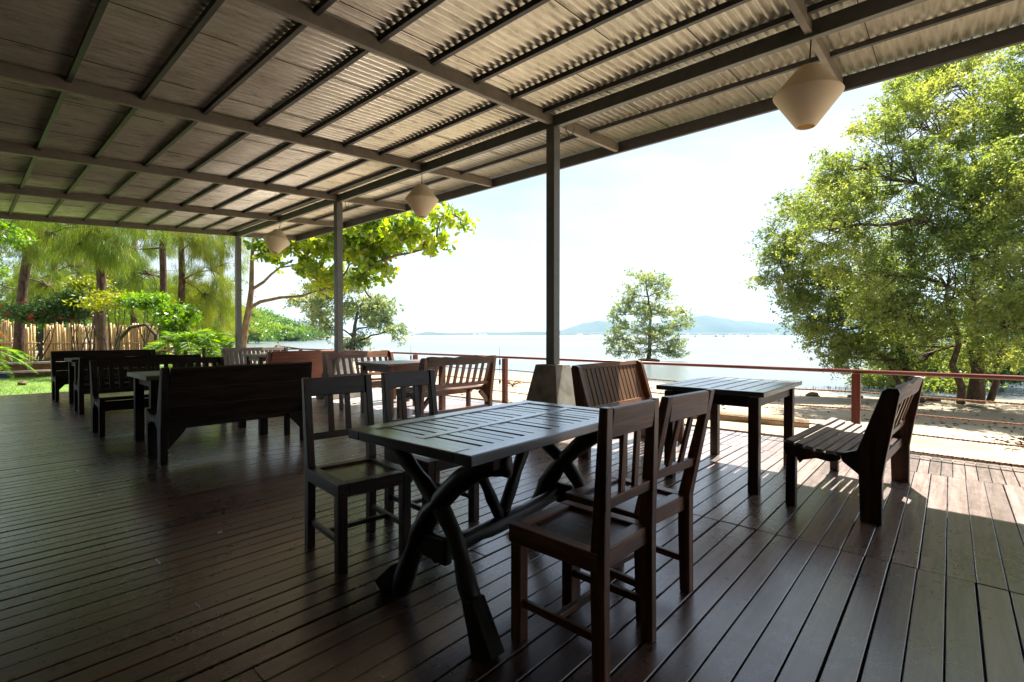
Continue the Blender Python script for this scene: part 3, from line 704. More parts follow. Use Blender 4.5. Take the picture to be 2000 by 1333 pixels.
def make_bench(name, label, x, y, rz, Wd=1.36, D=.60, style='slats', ns=9, mat='dark', seatmat=None, crest=None, h=.89, rough=False, group=None, backmat=None, slw=.05, under=False, hc=None, zl=.50):
    """origin: floor, middle. Faces +y. y from -D/2 (back) to D/2 (front)"""
    r = empty(name, (x, y, 0), rz); tag(r, label, 'bench', group)
    seatmat = seatmat or mat; crest = crest or mat; backmat = backmat or mat
    hw = Wd/2; b0 = -D/2; f0 = D/2
    for s_ in (-1, 1):
        xa, xb = (s_*hw-(.06 if s_ > 0 else 0), s_*hw+(.06 if s_ < 0 else 0))
        # plank side: wide at the seat, raked back above, corbel under the seat rail
        pf = [(b0+.055, 0), (b0+.17, 0), (b0+.18, .30), (b0+.27, .37), (b0+.28, .42), (b0+.19, .455), (b0+.06, h-.02), (b0+.03, h), (b0-.02, h), (b0-.03, h-.03), (b0+.035, .44), (b0+.055, .30)]
        mb = MB(); mb.prism(pf, xa, xb); mb.build('leg', mat, r, bevel=.006)
        mb = MB(); mb.box(xa+.003, xb-.003, f0-.075, f0-.012, 0, .352); mb.build('leg', mat, r, bevel=.006)
        # dipping seat rail with corner bracket
        pr_ = [(b0+.281, .375), (b0+.281, .405), (f0-.20, .402), (f0-.08, .43), (f0, .452), (f0+.002, .40), (f0-.01, .353), (f0-.08, .353), (f0-.10, .31), (f0-.115, .335), (f0-.20, .362), (b0+.34, .352)]
        mb = MB(); mb.prism(pr_, xa+.004, xb-.004); mb.build('seat_rail', mat, r, bevel=.004)
    mb = MB(); n = 7; ya, yb = b0+.19, f0-.005; w_ = (yb-ya)/n
    def sz(t): return .405 + (.0 if t < .45 else (t-.45)**1.4*.10)
    for i in range(n):
        t = (i+.5)/n; z = sz(t)+.012
        mb.beam((-hw+.002, ya+(i+.5)*w_, z), (hw-.002, ya+(i+.5)*w_, z), w_-.016, .022, up=(0, -.12*(t > .5), 1))
    mb.build('seat', seatmat, r, bevel=.003)
    def by(z): return b0+.112-(z-.455)*.30
    upv = (0, -.29, 1)
    if style == 'solid':
        mb = MB(); zz = [.335, .53, .70, h-.03]
        for a0, a1 in zip(zz[:-1], zz[1:]):
            zm = (a0+a1)/2; mb.beam((-hw+.061, by(zm)-.03, zm), (hw-.061, by(zm)-.03, zm), .028, (a1-a0)-.001, up=upv)
        mb.build('backrest', backmat, r, bevel=.002)
        mb = MB(); mb.beam((-hw+.061, by(h)-.028, h-.02), (hw-.061, by(h)-.028, h-.02), .045, .03, up=upv); mb.build('crest_rail', crest, r, bevel=.004)
        for s_ in (-1, 1):
            mb = MB(); mb.prism([(s_*(hw-.061), .12), (s_*(hw-.061), .334), (s_*(hw-.23), .334), (s_*(hw-.19), .27)][::s_], b0+.065, b0+.10, 'y'); mb.build('bracket', mat, r, bevel=.003)
    else:
        mb = MB(); hc = hc or (.115 if rough else .075)
        segs = 10
        if rough:
            vs = []; o3 = random.uniform(0, 40); ns_ = 22
            for i in range(ns_+1):
                xx = -hw+.055+(2*hw-.11)*i/ns_; e_ = math.sin(i*.55+o3)*.009+math.sin(i*1.3+o3)*.006+random.uniform(-.003, .003); t_ = .024+.004*math.sin(i*.8+o3)
                for (yy_, z_) in ((-t_, h-hc-e_*.5), (t_, h-hc-e_*.4), (t_*.8, h+e_), (-t_*.9, h+e_+.004)): vs.append((xx, by(z_)+yy_, z_))
            fs = [(0, 3, 2, 1), tuple(ns_*4+k for k in range(4))]
            for i in range(ns_):
                for k in range(4): fs.append((i*4+k, i*4+(k+1) % 4, (i+1)*4+(k+1) % 4, (i+1)*4+k))
            mb.add(vs, fs, [(a+o3, b, c) for a, b, c in vs])
        else:
            mb.beam((-hw+.061, by(h-hc/2), h-hc/2), (hw-.061, by(h-hc/2), h-hc/2), .04, hc, up=upv)
        mb.build('crest_rail', crest, r, bevel=.005)
        mb = MB(); mb.beam((-hw+.061, by(zl), zl), (hw-.061, by(zl), zl), .034, .055, up=upv)
        mb.build('lower_rail', mat, r, bevel=.004)
        L_ = 2*hw-.122
        z0, z1 = zl+.028, h-hc+.004
        for i in range(ns):
            xx = -hw+.061+L_*(i+.5)/ns
            mb = MB(); mb.beam((xx, by(z0), z0), (xx, by(z1), z1), slw, .016, up=(0, 1, 0)); mb.build('slat', backmat, r, bevel=.002)
    if under:
        mb = MB(); mb.box(-hw+.061, hw-.061, b0+.08, b0+.14, .10, .16); mb.build('stretcher', mat, r, bevel=.004)
        for s_ in (-1, 1):
            mb = MB(); mb.beam((s_*(hw-.062), b0+.11, .22), (s_*(hw-.22), b0+.11, .375), .05, .05); mb.build('brace', mat, r, bevel=.004)
    else:
        mb = MB(); mb.box(-hw+.061, hw-.061, b0+.10, b0+.15, .30, .37); mb.build('back_apron', mat, r, bevel=.004)
    mb = MB(); mb.box(-hw+.061, hw-.061, f0-.06, f0-.03, .30, .385); mb.build('front_apron', mat, r, bevel=.004)
    return r

PI_ = math.pi
# right group
make_table('slatted_table', 'square legged slatted table on the right, in front of the railing', 3.92, 5.16, 1.02, 1.86, .78, 'dark', 'tabletop', .075, 6)
make_bench('garden_bench', 'low slatted bench standing alone at the right edge of the sunlit boards, rough crest rail', 4.525, .535, R_(-3.2), 1.32, .62, 'slats', 6, 'dark', 'grey', 'grey', .87, True, 'slatted garden benches', backmat='brown', slw=.055)
make_bench('garden_bench', 'bench with a backrest of many close narrow slats, orange at its right end', 4.73, 2.50, PI_, 1.36, .58, 'slats', 15, 'brown', 'brown', 'orange', .90, False, 'slatted garden benches', backmat='orange', slw=.066, hc=.05, zl=.455)
# middle group
make_bench('garden_bench', 'brown bench with wide spaced slats and a rough crest rail left of the near plinth', 4.70, 5.42, 0, 1.36, .60, 'slats', 10, 'brown', 'brown', 'dark', .90, True, 'slatted garden benches', slw=.052, under=True)
make_table('plank_table', 'plain dark square table between two slatted benches in the middle distance', 4.12, 5.30, 6.05, 6.92, .78, 'brown', 'brown', .085, 6, solid=True)
make_bench('garden_bench', 'slatted bench seen from the front beyond the middle table, just left of the middle post', 4.78, 7.62, PI_, 1.36, .60, 'slats', 10, 'brown', 'brown', 'brown', .91, True, 'slatted garden benches', slw=.055)
# far group
make_bench('plank_bench', 'red stained bench with a solid plank back in the far row', 4.62, 10.02, 0, 1.36, .60, 'solid', 0, 'red', 'red', 'red', .89, False, 'plank back benches')
make_table('plank_table', 'small dark table in the far row beside the red bench', 4.15, 5.3, 10.75, 11.6, .78, 'dark', 'grey', .08, 6, solid=True)
make_bench('garden_bench', 'grey weathered slatted bench at the far end of the row by the farthest post', 4.80, 12.25, PI_, 1.5, .60, 'slats', 14, 'grey', 'grey', 'grey', .90, False, 'slatted garden benches', slw=.08)
# left near group
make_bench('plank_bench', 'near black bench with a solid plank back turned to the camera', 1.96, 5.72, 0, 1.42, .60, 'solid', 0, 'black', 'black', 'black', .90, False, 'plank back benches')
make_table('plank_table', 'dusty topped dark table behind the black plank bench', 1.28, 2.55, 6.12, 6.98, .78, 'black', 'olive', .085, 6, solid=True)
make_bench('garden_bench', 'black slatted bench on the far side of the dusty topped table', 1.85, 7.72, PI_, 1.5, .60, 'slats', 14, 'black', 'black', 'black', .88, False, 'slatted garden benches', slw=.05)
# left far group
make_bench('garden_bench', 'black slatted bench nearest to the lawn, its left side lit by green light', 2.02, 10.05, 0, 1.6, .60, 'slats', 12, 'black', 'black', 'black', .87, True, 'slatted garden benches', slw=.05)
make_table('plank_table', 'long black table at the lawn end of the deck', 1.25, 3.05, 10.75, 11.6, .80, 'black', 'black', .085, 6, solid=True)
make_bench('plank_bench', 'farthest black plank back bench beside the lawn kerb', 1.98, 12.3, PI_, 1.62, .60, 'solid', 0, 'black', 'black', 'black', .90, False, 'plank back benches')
o = MB(); o.box(-.012, .012, -.008, .008, .002, .009); pp = o.build('paper_scrap', 'white'); pp.location = (*[1.05, 3.30], 0); tag(pp, 'tiny white paper scrap lying on the open boards', 'litter')

# ------------------------------------------------------------------ beach things
def gz(x, y): return float(ground_z(np.array([x*1.]), np.array([y*1.]))[0])
def rock_mesh(name, mat, size, seed, loc_, label, cat, group=None, seg=3):
    random.seed(seed); import bmesh
    bm = bmesh.new(); bmesh.ops.create_icosphere(bm, subdivisions=seg, radius=1)
    ph = [random.uniform(0, 6) for _ in range(6)]
    for v in bm.verts:
        c = v.co; d = 1+.16*math.sin(3*c.x+ph[0])*math.cos(2.6*c.y+ph[1])+.1*math.sin(6*c.z+ph[2]+3*c.x)+.05*math.sin(11*c.y+ph[3])
        v.co = Vector((c.x*size[0]*d, c.y*size[1]*d, c.z*size[2]*d))
    me = bpy.data.meshes.new(name); bm.to_mesh(me); bm.free(); me.materials.append(M[mat])
    me.polygons.foreach_set('use_smooth', [True]*len(me.polygons))
    ob = bpy.data.objects.new(name, me); COL.objects.link(ob); ob.location = loc_; tag(ob, label, cat, group); return ob
def log(name, label, a, b_, r, mat='drift', knots=0, zoff=None, cat='driftwood', group=None):
    a = Vector(a); b_ = Vector(b_); root = a.copy(); mb = MB(); n = 14; pts = []; rad = []
    for i in range(n+1):
        t = i/n; pts.append(a.lerp(b_, t)-root+Vector((0, 0, .03*math.sin(t*5)))); rad.append(r*(1-.3*t)*(1+.12*math.sin(i*1.7)))
    mb.tube(pts, rad, 12, jit=.06)
    for k in range(knots):
        t = random.uniform(.1, .9); p = a.lerp(b_, t)-root
        mb.tube([p, p+Vector((random.uniform(-.3, .3), random.uniform(-.3, .3), random.uniform(.1, .4)))], [r*.4, r*.12], 7)
    o = mb.build(name, mat, smooth=True); o.location = root; tag(o, label, cat, group); return o
log('driftwood_log', 'long pale driftwood log lying on the sand beyond the railing', (9.2, 6.6, -.36), (10.2, 1.9, -.40), .17, knots=0)
log('driftwood_log', 'dark flat driftwood trunk lying on the shaded sand at the right', (14.2, -1.2, -.52), (13.3, -4.3, -.48), .10, 'debris', knots=2)
log('driftwood_log', 'short pale log resting at the foot of the far right post', (13.6, -4.0, -.22), (12.6, -3.3, -.40), .08, 'drift')
pile = []
for i in range(420):
    a_ = rng.uniform(0, 2*math.pi); rr_ = abs(rng.normal())*.35; pile.append((math.cos(a_)*rr_*1.1, math.sin(a_)*rr_*1.2, max(0, .10-rr_*.12)*rng.uniform(0, 1)))
n = 2600; bx = rng.uniform(6.7, 17, n); by_ = rng.uniform(-7, 12, n); hb = np.sin(bx*1.1+by_*.4)+np.sin(by_*.9-bx*.3)+rng.normal(size=n)*.8; kq = hb > .6; bx, by_ = bx[kq], by_[kq]
bl = leaf_object('beach_litter', 'dry', np.stack([bx, by_, ground_z(bx, by_)+.012], 1), .09, .35, None, None, flat=.85); bl.data.materials.clear(); bl.data.materials.append(M['debris']); tag(bl, 'scattered brown leaves and twigs on the sand', 'litter', kind='stuff')
o = leaf_object('leaf_litter', 'dry', np.array(pile), .12, .3, None, droop=0, flat=.7); o.data.materials.clear(); o.data.materials.append(M['debris'])
o.location = (11.0, -1.2, gz(11.0, -1.2)); tag(o, 'pile of brown dead leaves on the sand at the right', 'leaf pile', kind='stuff')
mb = MB(); mb.lathe([(.03, 0), (.035, .005), (.05, .10), (.046, .10), (.031, .01), (.0, .008)], 16); o = mb.build('plastic_cup', 'white', smooth=True)
o.location = (10.95, -1.62, gz(10.95, -1.62)+.04); o.rotation_euler = (1.3, .3, .5); o.scale = (1.5, 1.5, 1.5); tag(o, 'crushed pale plastic cup beside the leaf pile', 'cup')
for i, (x, y) in enumerate(((16.5, 9.5), (17.6, 3.2), (18.3, 2.2), (17.9, 1.1), (19.2, .4))):
    rock_mesh('shore_rock', 'debris', (.16, .2, .09), i+3, (x, y, gz(x, y)+.02), ['low brown rock lying on the sand beyond the slatted benches', 'brown rock near the water left of the thick railing post', 'second brown rock from the left at the water line', 'brown rock beside the mangrove roots', 'farthest brown rock at the water line'][i], 'rock', 'small rocks along the water line')
random.seed(11)
mb = MB()
for i in range(9):
    a_ = random.uniform(0, 6.3); p1 = Vector((math.cos(a_)*.35, math.sin(a_)*.5, random.uniform(.0, .18)))
    mb.tube(curve_pts((0, 0, .02), p1, (0, 0, .06), 4), [.025, .02, .016, .012, .006], 6)
o = mb.build('driftwood_root', 'drift', smooth=True); o.location = (12.4, 11.0, gz(12.4, 11)); tag(o, 'tangled pale root lying on the sand beyond the middle bench', 'driftwood')
mb = MB(); mb.box(-.06, .06, -.06, .06, 0, 1.0); o = mb.build('wooden_post', 'grey', bevel=.01); o.location = (12.9, -4.02, -.5); tag(o, 'grey wooden post standing on the sand at the far right edge', 'post')
# mangrove breathing roots at the tree feet
# ------------------------------------------------------------------ right hand trees
def lob(u, v, d, ru, rv=None, rd=None):
    """lobe centre from picture position and depth; radii in metres"""
    rv = rv or ru; rd = rd or ru
    return (W(u, v, d), (rd, rd, rv)) if ru == rd else (W(u, v, d), ((ru+rd)/2, (ru+rd)/2, rv))
def gpt(u, v, z): # picture position on a level z
    d = (FW+RT*((u-1000)/FPX)+UP*((666.5-v)/FPX)); t = (z-HC)/d.z; return CAMP+d*t
GR = 'mangrove trees at the right of the beach'
b_ = gpt(1905, 776, -.5)
tree('mangrove_tree', 'tall bushy mangrove tree with the widest crown at the right, thick brown trunk', 'tree', b_, W(1900, 300, 14.5),
     [lob(1700, 330, 13.5, 1.4), lob(1620, 450, 13, 1.15, .95), lob(1800, 250, 14, 1.5), lob(1900, 170, 14.5, 1.5), lob(1780, 430, 12.5, 1.4),
      lob(1880, 400, 12.2, 1.4), lob(1700, 540, 12.6, 1.25, 1.0), lob(1850, 560, 12, 1.3), lob(1960, 480, 12, 1.3), lob(1960, 300, 13.5, 1.6), lob(1780, 620, 12.4, .9, .7), lob(1690, 620, 14, 1.1, .8), lob(1660, 680, 14.5, .7, .4), lob(1740, 690, 15, .8, .45), lob(1830, 660, 15, 1.0, .5), lob(1940, 620, 13, 1.0, .6), lob(1840, 130, 15, 1.0, .8), lob(1730, 225, 14.5, .8, .6), lob(1790, 165, 15, .8, .6), lob(1900, 95, 15.5, 1.1, .7), lob(1630, 340, 14, .6, .5), lob(1900, 700, 14.5, 1.1, .4), lob(1960, 690, 13, .9, .4), lob(1770, 720, 14.5, .7, .3)],
     'mangrove', .08, 140000, 'bark', .17, GR, .20, extra=[(-.5, .3, W(1850, 560, 13.2), .10), (.4, -.3, W(1980, 540, 13.2), .09)], subs=26)
b_ = gpt(1795, 776, -.55)
tree('mangrove_tree', 'leaning forked mangrove tree whose branches reach left over the water', 'tree', b_, W(1700, 480, 16.5),
     [lob(1560, 470, 16, 1.15, .9), lob(1540, 560, 15.5, .9, .7), lob(1610, 560, 15.5, 1.1, .9), lob(1640, 400, 16.5, 1.1, .9), lob(1580, 620, 15, .9, .6), lob(1680, 640, 14.8, 1.1, .8),
      lob(1640, 700, 14.5, .7, .4), lob(1720, 570, 15.5, 1.2), lob(1520, 500, 15.5, .5, .5), lob(1560, 400, 16, .7, .5), lob(1600, 650, 15, .8, .5)],
     'mangrove', .08, 70000, 'bark', .13, GR, .19, extra=[(.9, .5, W(1900, 560, 15.5), .08), (-.6, .3, W(1690, 600, 16), .08)], subs=20, bright=.46)
b_ = gpt(2080, 790, -.5)
tree('mangrove_tree', 'yellow green mangrove tree partly cut off by the right edge', 'tree', b_, W(2080, 350, 11),
     [lob(1990, 350, 11, 1.0), lob(2080, 240, 11.5, 1.5), lob(2050, 450, 10.5, 1.2), lob(1985, 560, 10.2, .85, .7), lob(2100, 600, 10.2, 1.1), lob(1965, 640, 10.4, .5, .4), lob(2040, 130, 12.5, 1.3), lob(1960, 210, 12.5, 1.0)],
     'mangrove', .075, 72000, 'bark', .14, GR, .22, subs=22, bright=.62)
b_ = gpt(1950, 742, -.6)
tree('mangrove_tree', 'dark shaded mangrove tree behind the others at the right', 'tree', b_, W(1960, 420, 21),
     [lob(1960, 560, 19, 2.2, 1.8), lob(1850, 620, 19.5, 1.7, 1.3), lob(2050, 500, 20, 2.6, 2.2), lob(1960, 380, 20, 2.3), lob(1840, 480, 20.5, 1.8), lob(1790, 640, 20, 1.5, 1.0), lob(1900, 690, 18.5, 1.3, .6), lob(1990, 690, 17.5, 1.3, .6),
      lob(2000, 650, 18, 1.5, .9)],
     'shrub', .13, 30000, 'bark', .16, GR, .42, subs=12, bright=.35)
b_ = gpt(1745, 752, -.7)
tree('mangrove_tree', 'slim mangrove tree rising just above the thick railing post', 'tree', b_, W(1740, 430, 20),
     [lob(1740, 600, 19, 1.2, 1.0), lob(1690, 520, 19.5, 1.4, 1.1), lob(1770, 480, 20, 1.6), lob(1720, 400, 20, 1.4), lob(1730, 690, 18, .8, .4)],
     'mangrove', .11, 15000, 'bark', .11, GR, .36, subs=11, bright=.5)
# low undergrowth at the foot of those trees
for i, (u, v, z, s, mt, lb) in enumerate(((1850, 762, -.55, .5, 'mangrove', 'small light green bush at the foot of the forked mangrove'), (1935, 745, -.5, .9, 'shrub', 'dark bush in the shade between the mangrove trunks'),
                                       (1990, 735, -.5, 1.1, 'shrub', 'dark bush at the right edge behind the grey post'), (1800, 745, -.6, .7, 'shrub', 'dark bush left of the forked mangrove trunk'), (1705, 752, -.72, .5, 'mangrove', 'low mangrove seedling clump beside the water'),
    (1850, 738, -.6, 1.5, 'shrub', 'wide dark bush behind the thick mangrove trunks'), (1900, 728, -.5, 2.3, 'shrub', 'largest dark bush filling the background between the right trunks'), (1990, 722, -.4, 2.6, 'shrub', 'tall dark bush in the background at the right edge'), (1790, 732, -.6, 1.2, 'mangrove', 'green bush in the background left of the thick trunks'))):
    b_ = gpt(u, v, z); n = 2600 if s < 1 else 6500
    r = empty('beach_bush', b_); tag(r, lb, 'bush', 'bushes under the beach trees')
    q = rng.normal(size=(n, 3))*np.array([s*.7, s*.7, s*.42]); q[:, 2] = np.abs(q[:, 2])
    leaf_object('foliage', mt, q, .12, .42, np.clip(.5+.2*np.sin(q[:, 0]*5)+rng.normal(size=n)*.15, 0, 1), r)
    mb = MB()
    for j in range(7): mb.tube(curve_pts((random.uniform(-.1, .1), random.uniform(-.1, .1), -.05), (random.uniform(-s, s)*.6, random.uniform(-s, s)*.6, s*.7), (0, 0, .05), 3), [.03, .02, .014, .006], 5)
    mb.build('stem', 'bark', r, smooth=True)
mb = MB()
for i in range(26):
    u = random.uniform(1570, 1700); p_ = gpt(u, random.uniform(757, 766), -.8); hgt = random.uniform(.03, .12)
    mb.tube([(p_.x, p_.y, -.85), (p_.x+random.gauss(0, .02), p_.y, -.78+hgt)], [.014, .006], 5)
o = mb.build('breathing_roots', 'debris'); tag(o, 'thin mangrove breathing roots sticking up from the shallow water', 'roots', kind='stuff')

# ------------------------------------------------------------------ trees standing in the water
b_ = gpt(1266, 706, SEA)
dd = (b_-CAMP).dot(FW)
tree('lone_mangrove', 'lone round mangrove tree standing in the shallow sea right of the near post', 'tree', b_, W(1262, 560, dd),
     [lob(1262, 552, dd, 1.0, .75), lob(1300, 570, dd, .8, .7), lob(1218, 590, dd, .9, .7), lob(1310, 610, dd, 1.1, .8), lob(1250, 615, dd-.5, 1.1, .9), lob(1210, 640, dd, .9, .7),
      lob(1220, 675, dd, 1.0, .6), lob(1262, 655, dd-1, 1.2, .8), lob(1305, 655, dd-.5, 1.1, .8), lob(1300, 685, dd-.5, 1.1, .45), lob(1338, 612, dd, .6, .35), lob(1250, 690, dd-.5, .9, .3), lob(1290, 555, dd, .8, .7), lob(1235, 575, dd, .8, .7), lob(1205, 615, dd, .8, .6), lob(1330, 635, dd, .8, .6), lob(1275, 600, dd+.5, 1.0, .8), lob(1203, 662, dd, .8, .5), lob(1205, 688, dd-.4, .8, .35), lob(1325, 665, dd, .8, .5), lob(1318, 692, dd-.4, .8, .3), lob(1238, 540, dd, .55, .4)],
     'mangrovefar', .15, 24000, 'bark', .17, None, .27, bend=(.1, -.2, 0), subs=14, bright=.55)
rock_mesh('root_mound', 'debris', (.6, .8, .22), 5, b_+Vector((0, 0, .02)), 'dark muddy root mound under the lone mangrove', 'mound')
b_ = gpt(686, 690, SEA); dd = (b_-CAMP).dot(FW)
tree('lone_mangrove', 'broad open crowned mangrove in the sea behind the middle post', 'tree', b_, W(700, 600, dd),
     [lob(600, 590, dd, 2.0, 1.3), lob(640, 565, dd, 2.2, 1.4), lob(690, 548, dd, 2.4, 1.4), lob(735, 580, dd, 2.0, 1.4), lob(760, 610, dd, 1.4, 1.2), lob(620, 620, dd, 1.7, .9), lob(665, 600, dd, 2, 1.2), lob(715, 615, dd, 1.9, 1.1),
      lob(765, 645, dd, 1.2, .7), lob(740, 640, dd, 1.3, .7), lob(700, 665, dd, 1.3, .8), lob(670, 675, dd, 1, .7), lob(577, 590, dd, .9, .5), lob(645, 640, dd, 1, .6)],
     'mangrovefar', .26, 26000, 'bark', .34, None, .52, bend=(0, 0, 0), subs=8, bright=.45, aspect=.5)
for (u, v, s, lb, bt) in ((567, 667, 2.6, 'small round mangrove tree in the water before the left headland', .7), (482, 671, 4.0, 'bushy mangrove at the water edge just right of the farthest post', .8)):
    b_ = gpt(u, v, SEA); dd = (b_-CAMP).dot(FW); k = 965/dd
    tree('lone_mangrove', lb, 'tree', b_, W(u, v-s*k*.8, dd),
         [lob(u-s*k*1.1, v-s*k*.8, dd, s*.9, s*.55), lob(u+s*k*.1, v-s*k*1.3, dd, s*1.0, s*.7), lob(u+s*k*1.1, v-s*k*.7, dd, s*.9, s*.5), lob(u, v-s*k*.6, dd-1, s*1.1, s*.45)],
         'forest', .6, 5200, 'bark', .3, None, .8, subs=9, bright=bt, aspect=.6)
# forested headland on the left
def ridge(name, label, prof, d0, depth, mat='hill'):
    """real hill: prof = (u, height px above horizon) at distance d0, 'depth' metres deep either way"""
    us = np.linspace(prof[0][0], prof[-1][0], 90); hp = np.interp(us, [p_[0] for p_ in prof], [p_[1] for p_ in prof])
    tt = np.linspace(-1, 1, 13); V = np.zeros((90, 13, 3))
    for i, (u, h_) in enumerate(zip(us, hp)):
        base_ = W(u, 655, d0); H_ = h_*d0/FPX
        for j, t in enumerate(tt):
            p_ = base_+Vector((FW.x, FW.y, 0)).normalized()*(t*depth)
            V[i, j] = (p_.x, p_.y, SEA-1+(H_+1-SEA*0)*max(0, math.cos(t*math.pi/2))**.8*(1+.05*math.sin(i*.9+j)+.03*math.sin(i*2.3)))
    o = grid_obj(name, V[:, :, 0], V[:, :, 1], V[:, :, 2], mat); tag(o, label, kind='structure'); return V
HV = ridge('headland', 'low headland closing the bay on the left', [(300, 58), (440, 52), (500, 42), (530, 26), (560, 12), (590, 5), (612, 0)], 185, 38)
cl_ = HV[10:88, 1:9].reshape(-1, 3); cl_ = cl_[cl_[:, 2] > SEA-.7]; cl_ = cl_[rng.integers(0, len(cl_), 420)]+rng.normal(size=(420, 3))*np.array([2, 2, 0])
n = 46000; kk = rng.integers(0, 420, n); rr_ = 1.6+1.7*rng.random(420); tn = rng.random(420)
q = rng.normal(size=(n, 3)); q /= np.linalg.norm(q, axis=1, keepdims=True); q[:, 2] = np.abs(q[:, 2])*1.2+.2
tag(leaf_object('headland_forest', 'forest', cl_[kk]+q*rr_[kk][:, None], .75, .7, np.clip(tn[kk]*.8+.1+rng.normal(size=n)*.1, 0, 1)), 'mixed green forest covering the left headland', 'forest', kind='stuff')
# far hills and low islands: real land with its own depth
ridge('far_hills', 'hazy blue hills across the bay at the right', [(1060, 0), (1095, 10), (1130, 21), (1168, 30), (1200, 26), (1240, 19), (1290, 25), (1350, 37), (1372, 40), (1395, 34), (1430, 29), (1480, 25), (1540, 20), (1600, 17), (1700, 10), (1850, 0)], 2600, 330)
ridge('low_island', 'long low hazy shore across the bay', [(805, 0), (818, 5), (838, 8), (860, 6), (900, 5), (940, 7), (980, 6), (1030, 8), (1080, 8), (1150, 7), (1300, 6), (1500, 6), (1700, 0)], 2050, 120)
ridge('left_hill', 'hazy blue hill slope beyond the left headland', [(380, 34), (520, 32), (600, 26), (625, 16), (650, 4), (668, 0)], 1250, 160)
random.seed(5)
mb = MB()
for i in range(34):
    u = random.choice((random.uniform(1100, 1190), random.uniform(1340, 1520), random.uniform(925, 950))); p_ = W(u, 655, 1925-random.uniform(0, 6)); s = random.uniform(3, 9)
    mb.box(p_.x-s, p_.x+s, p_.y-4, p_.y+4, SEA-.2, SEA+random.uniform(4, 9))
o = mb.build('shore_town', 'house'); tag(o, 'tiny white buildings along the far shore', 'town', kind='stuff')
for i, (u, s, lb) in enumerate(((1357, 5, 'leftmost tiny dark boat on the horizon right of the lone mangrove'), (1397, 9, 'largest tiny dark boat on the horizon, moored in the bay'), (1412, 7, 'tiny boat right beside the largest boat on the horizon'), (1460, 7, 'rightmost tiny dark boat on the horizon'))):
    p_ = W(u, 657.5, 640); mb = MB()
    mb.prism([(-s*.5, .25), (-s*.4, -.2), (s*.4, -.2), (s*.55, .45), (s*.3, .3)], -.9, .9); mb.box(-.6, .6, -s*.25, s*.02, .3, 1.2); mb.tube([(0, s*.1, .2), (0, s*.1, 2.4)], .06, 5)
    o = mb.build('fishing_boat', 'boat'); o.location = (p_.x, p_.y, SEA+.1); tag(o, lb, 'boat', 'boats moored in the bay')

# ------------------------------------------------------------------ garden at the left
GC_ = 'casuarina trees in the garden'
def casuarina(u, v, d, r0, lean, lobes, lb, n=9000, bright=.5, lower=None):
    """feathery tree: drooping needle strands instead of leaves"""
    b_ = W(u, v, d); b_.z = -.12; root = empty('casuarina_tree', b_); tag(root, lb, 'tree', GC_)
    tb = MB(); top_ = W(u+lean, 250, d)-b_
    tp = curve_pts((0, 0, -.2), top_, (0, 0, 0), 8, .003); tb.tube(tp, [r0*(1.15 if i == 0 else 1)*(.82-.35*i/8) for i in range(9)], 10, jit=.07)
    cen = []; tin = []; dr = []
    for (c, r) in lobes:
        c = c-b_; st = min(tp[3:], key=lambda q_: (q_-c).length); bp = curve_pts(st, c, (0, 0, .15), 4)
        tb.tube(bp, [r0*.22*(1-.7*i/4) for i in range(5)], 5)
        m_ = int(n*1.25/len(lobes)); ks = 34
        sub = rng.normal(size=(ks, 3)); sub /= np.linalg.norm(sub, axis=1, keepdims=True); sub *= rng.uniform(.3, 1, (ks, 1))*np.array(r)
        sdir = sub/np.array(r)+np.array([0, 0, -.5]); ii = rng.integers(0, ks, m_)
        for s_ in sub[::2]:
            tb.tube(curve_pts(bp[3], Vector(s_)+c, (0, 0, .1), 3), [.022, .016, .010, .005], 4, cap=False)
        tl = rng.uniform(0, 1, (m_, 1)); cen.append(np.array(c)+sub[ii]+sdir[ii]*tl*.55+rng.normal(size=(m_, 3))*.12)
        d_ = sdir[ii]*.5+rng.normal(size=(m_, 3))*.28; d_[:, 2] -= .8; dr.append(d_)
        st_ = rng.uniform(-.2, .2, ks); tin.append(np.clip(bright+st_[ii]+rng.normal(size=m_)*.12+random.uniform(-.12, .12), 0, 1))
    tb.build('trunk', 'barkred', root, smooth=True)
    leaf_object('crown', 'needle', np.concatenate(cen), .27, .034, np.concatenate(tin), root, dirs=np.concatenate(dr), shape=4)
random.seed(21)
casuarina(200, 720, 17.5, .21, -8, [lob(130, 440, 19.5, 1.6, .8), lob(210, 420, 17, 1.5, .6), lob(70, 470, 19.5, 1.2, .6), lob(225, 478, 16.9, .6, .35), lob(165, 470, 17, .5, .4), lob(140, 400, 17.5, 2, .8)], 'casuarina with the thickest single trunk, standing before the bamboo fence', 26000, .55)
casuarina(318, 715, 22, .20, 4, [lob(300, 430, 22, 2.0, .8), lob(250, 490, 25, 1.8, 1.2), lob(350, 430, 24, 2, .8), lob(290, 540, 26, 1.7, 1.2)], 'casuarina with a straight dark trunk, left of the pair behind the bushes', 26000, .4)
casuarina(352, 712, 21.5, .19, 8, [lob(395, 470, 21.5, .9, .9), lob(425, 530, 22, 1.1, 1.1), lob(410, 590, 22, 1.0, 1.0), lob(440, 450, 22, 1.1, .8), lob(375, 560, 24, 1.2, 1.0)], 'casuarina with a straight reddish trunk, right of the pair behind the bushes', 30000, .72)
casuarina(30, 700, 20, .22, 45, [lob(0, 450, 21, 1.5, .8), lob(70, 440, 22, 2.0, .7), lob(90, 560, 24, 1.2, .8)], 'leaning casuarina at the left edge behind the flowering bush', 24000, .5)
casuarina(105, 690, 26, .20, 5, [lob(150, 520, 26, 2.2, 1.6), lob(90, 500, 27, 2.3, 1.5), lob(190, 570, 27, 2.0, 1.4), lob(20, 580, 27, 2.0, 1.5)], 'slim casuarina farther back between the leaning one and the thick trunk', 24000, .42)
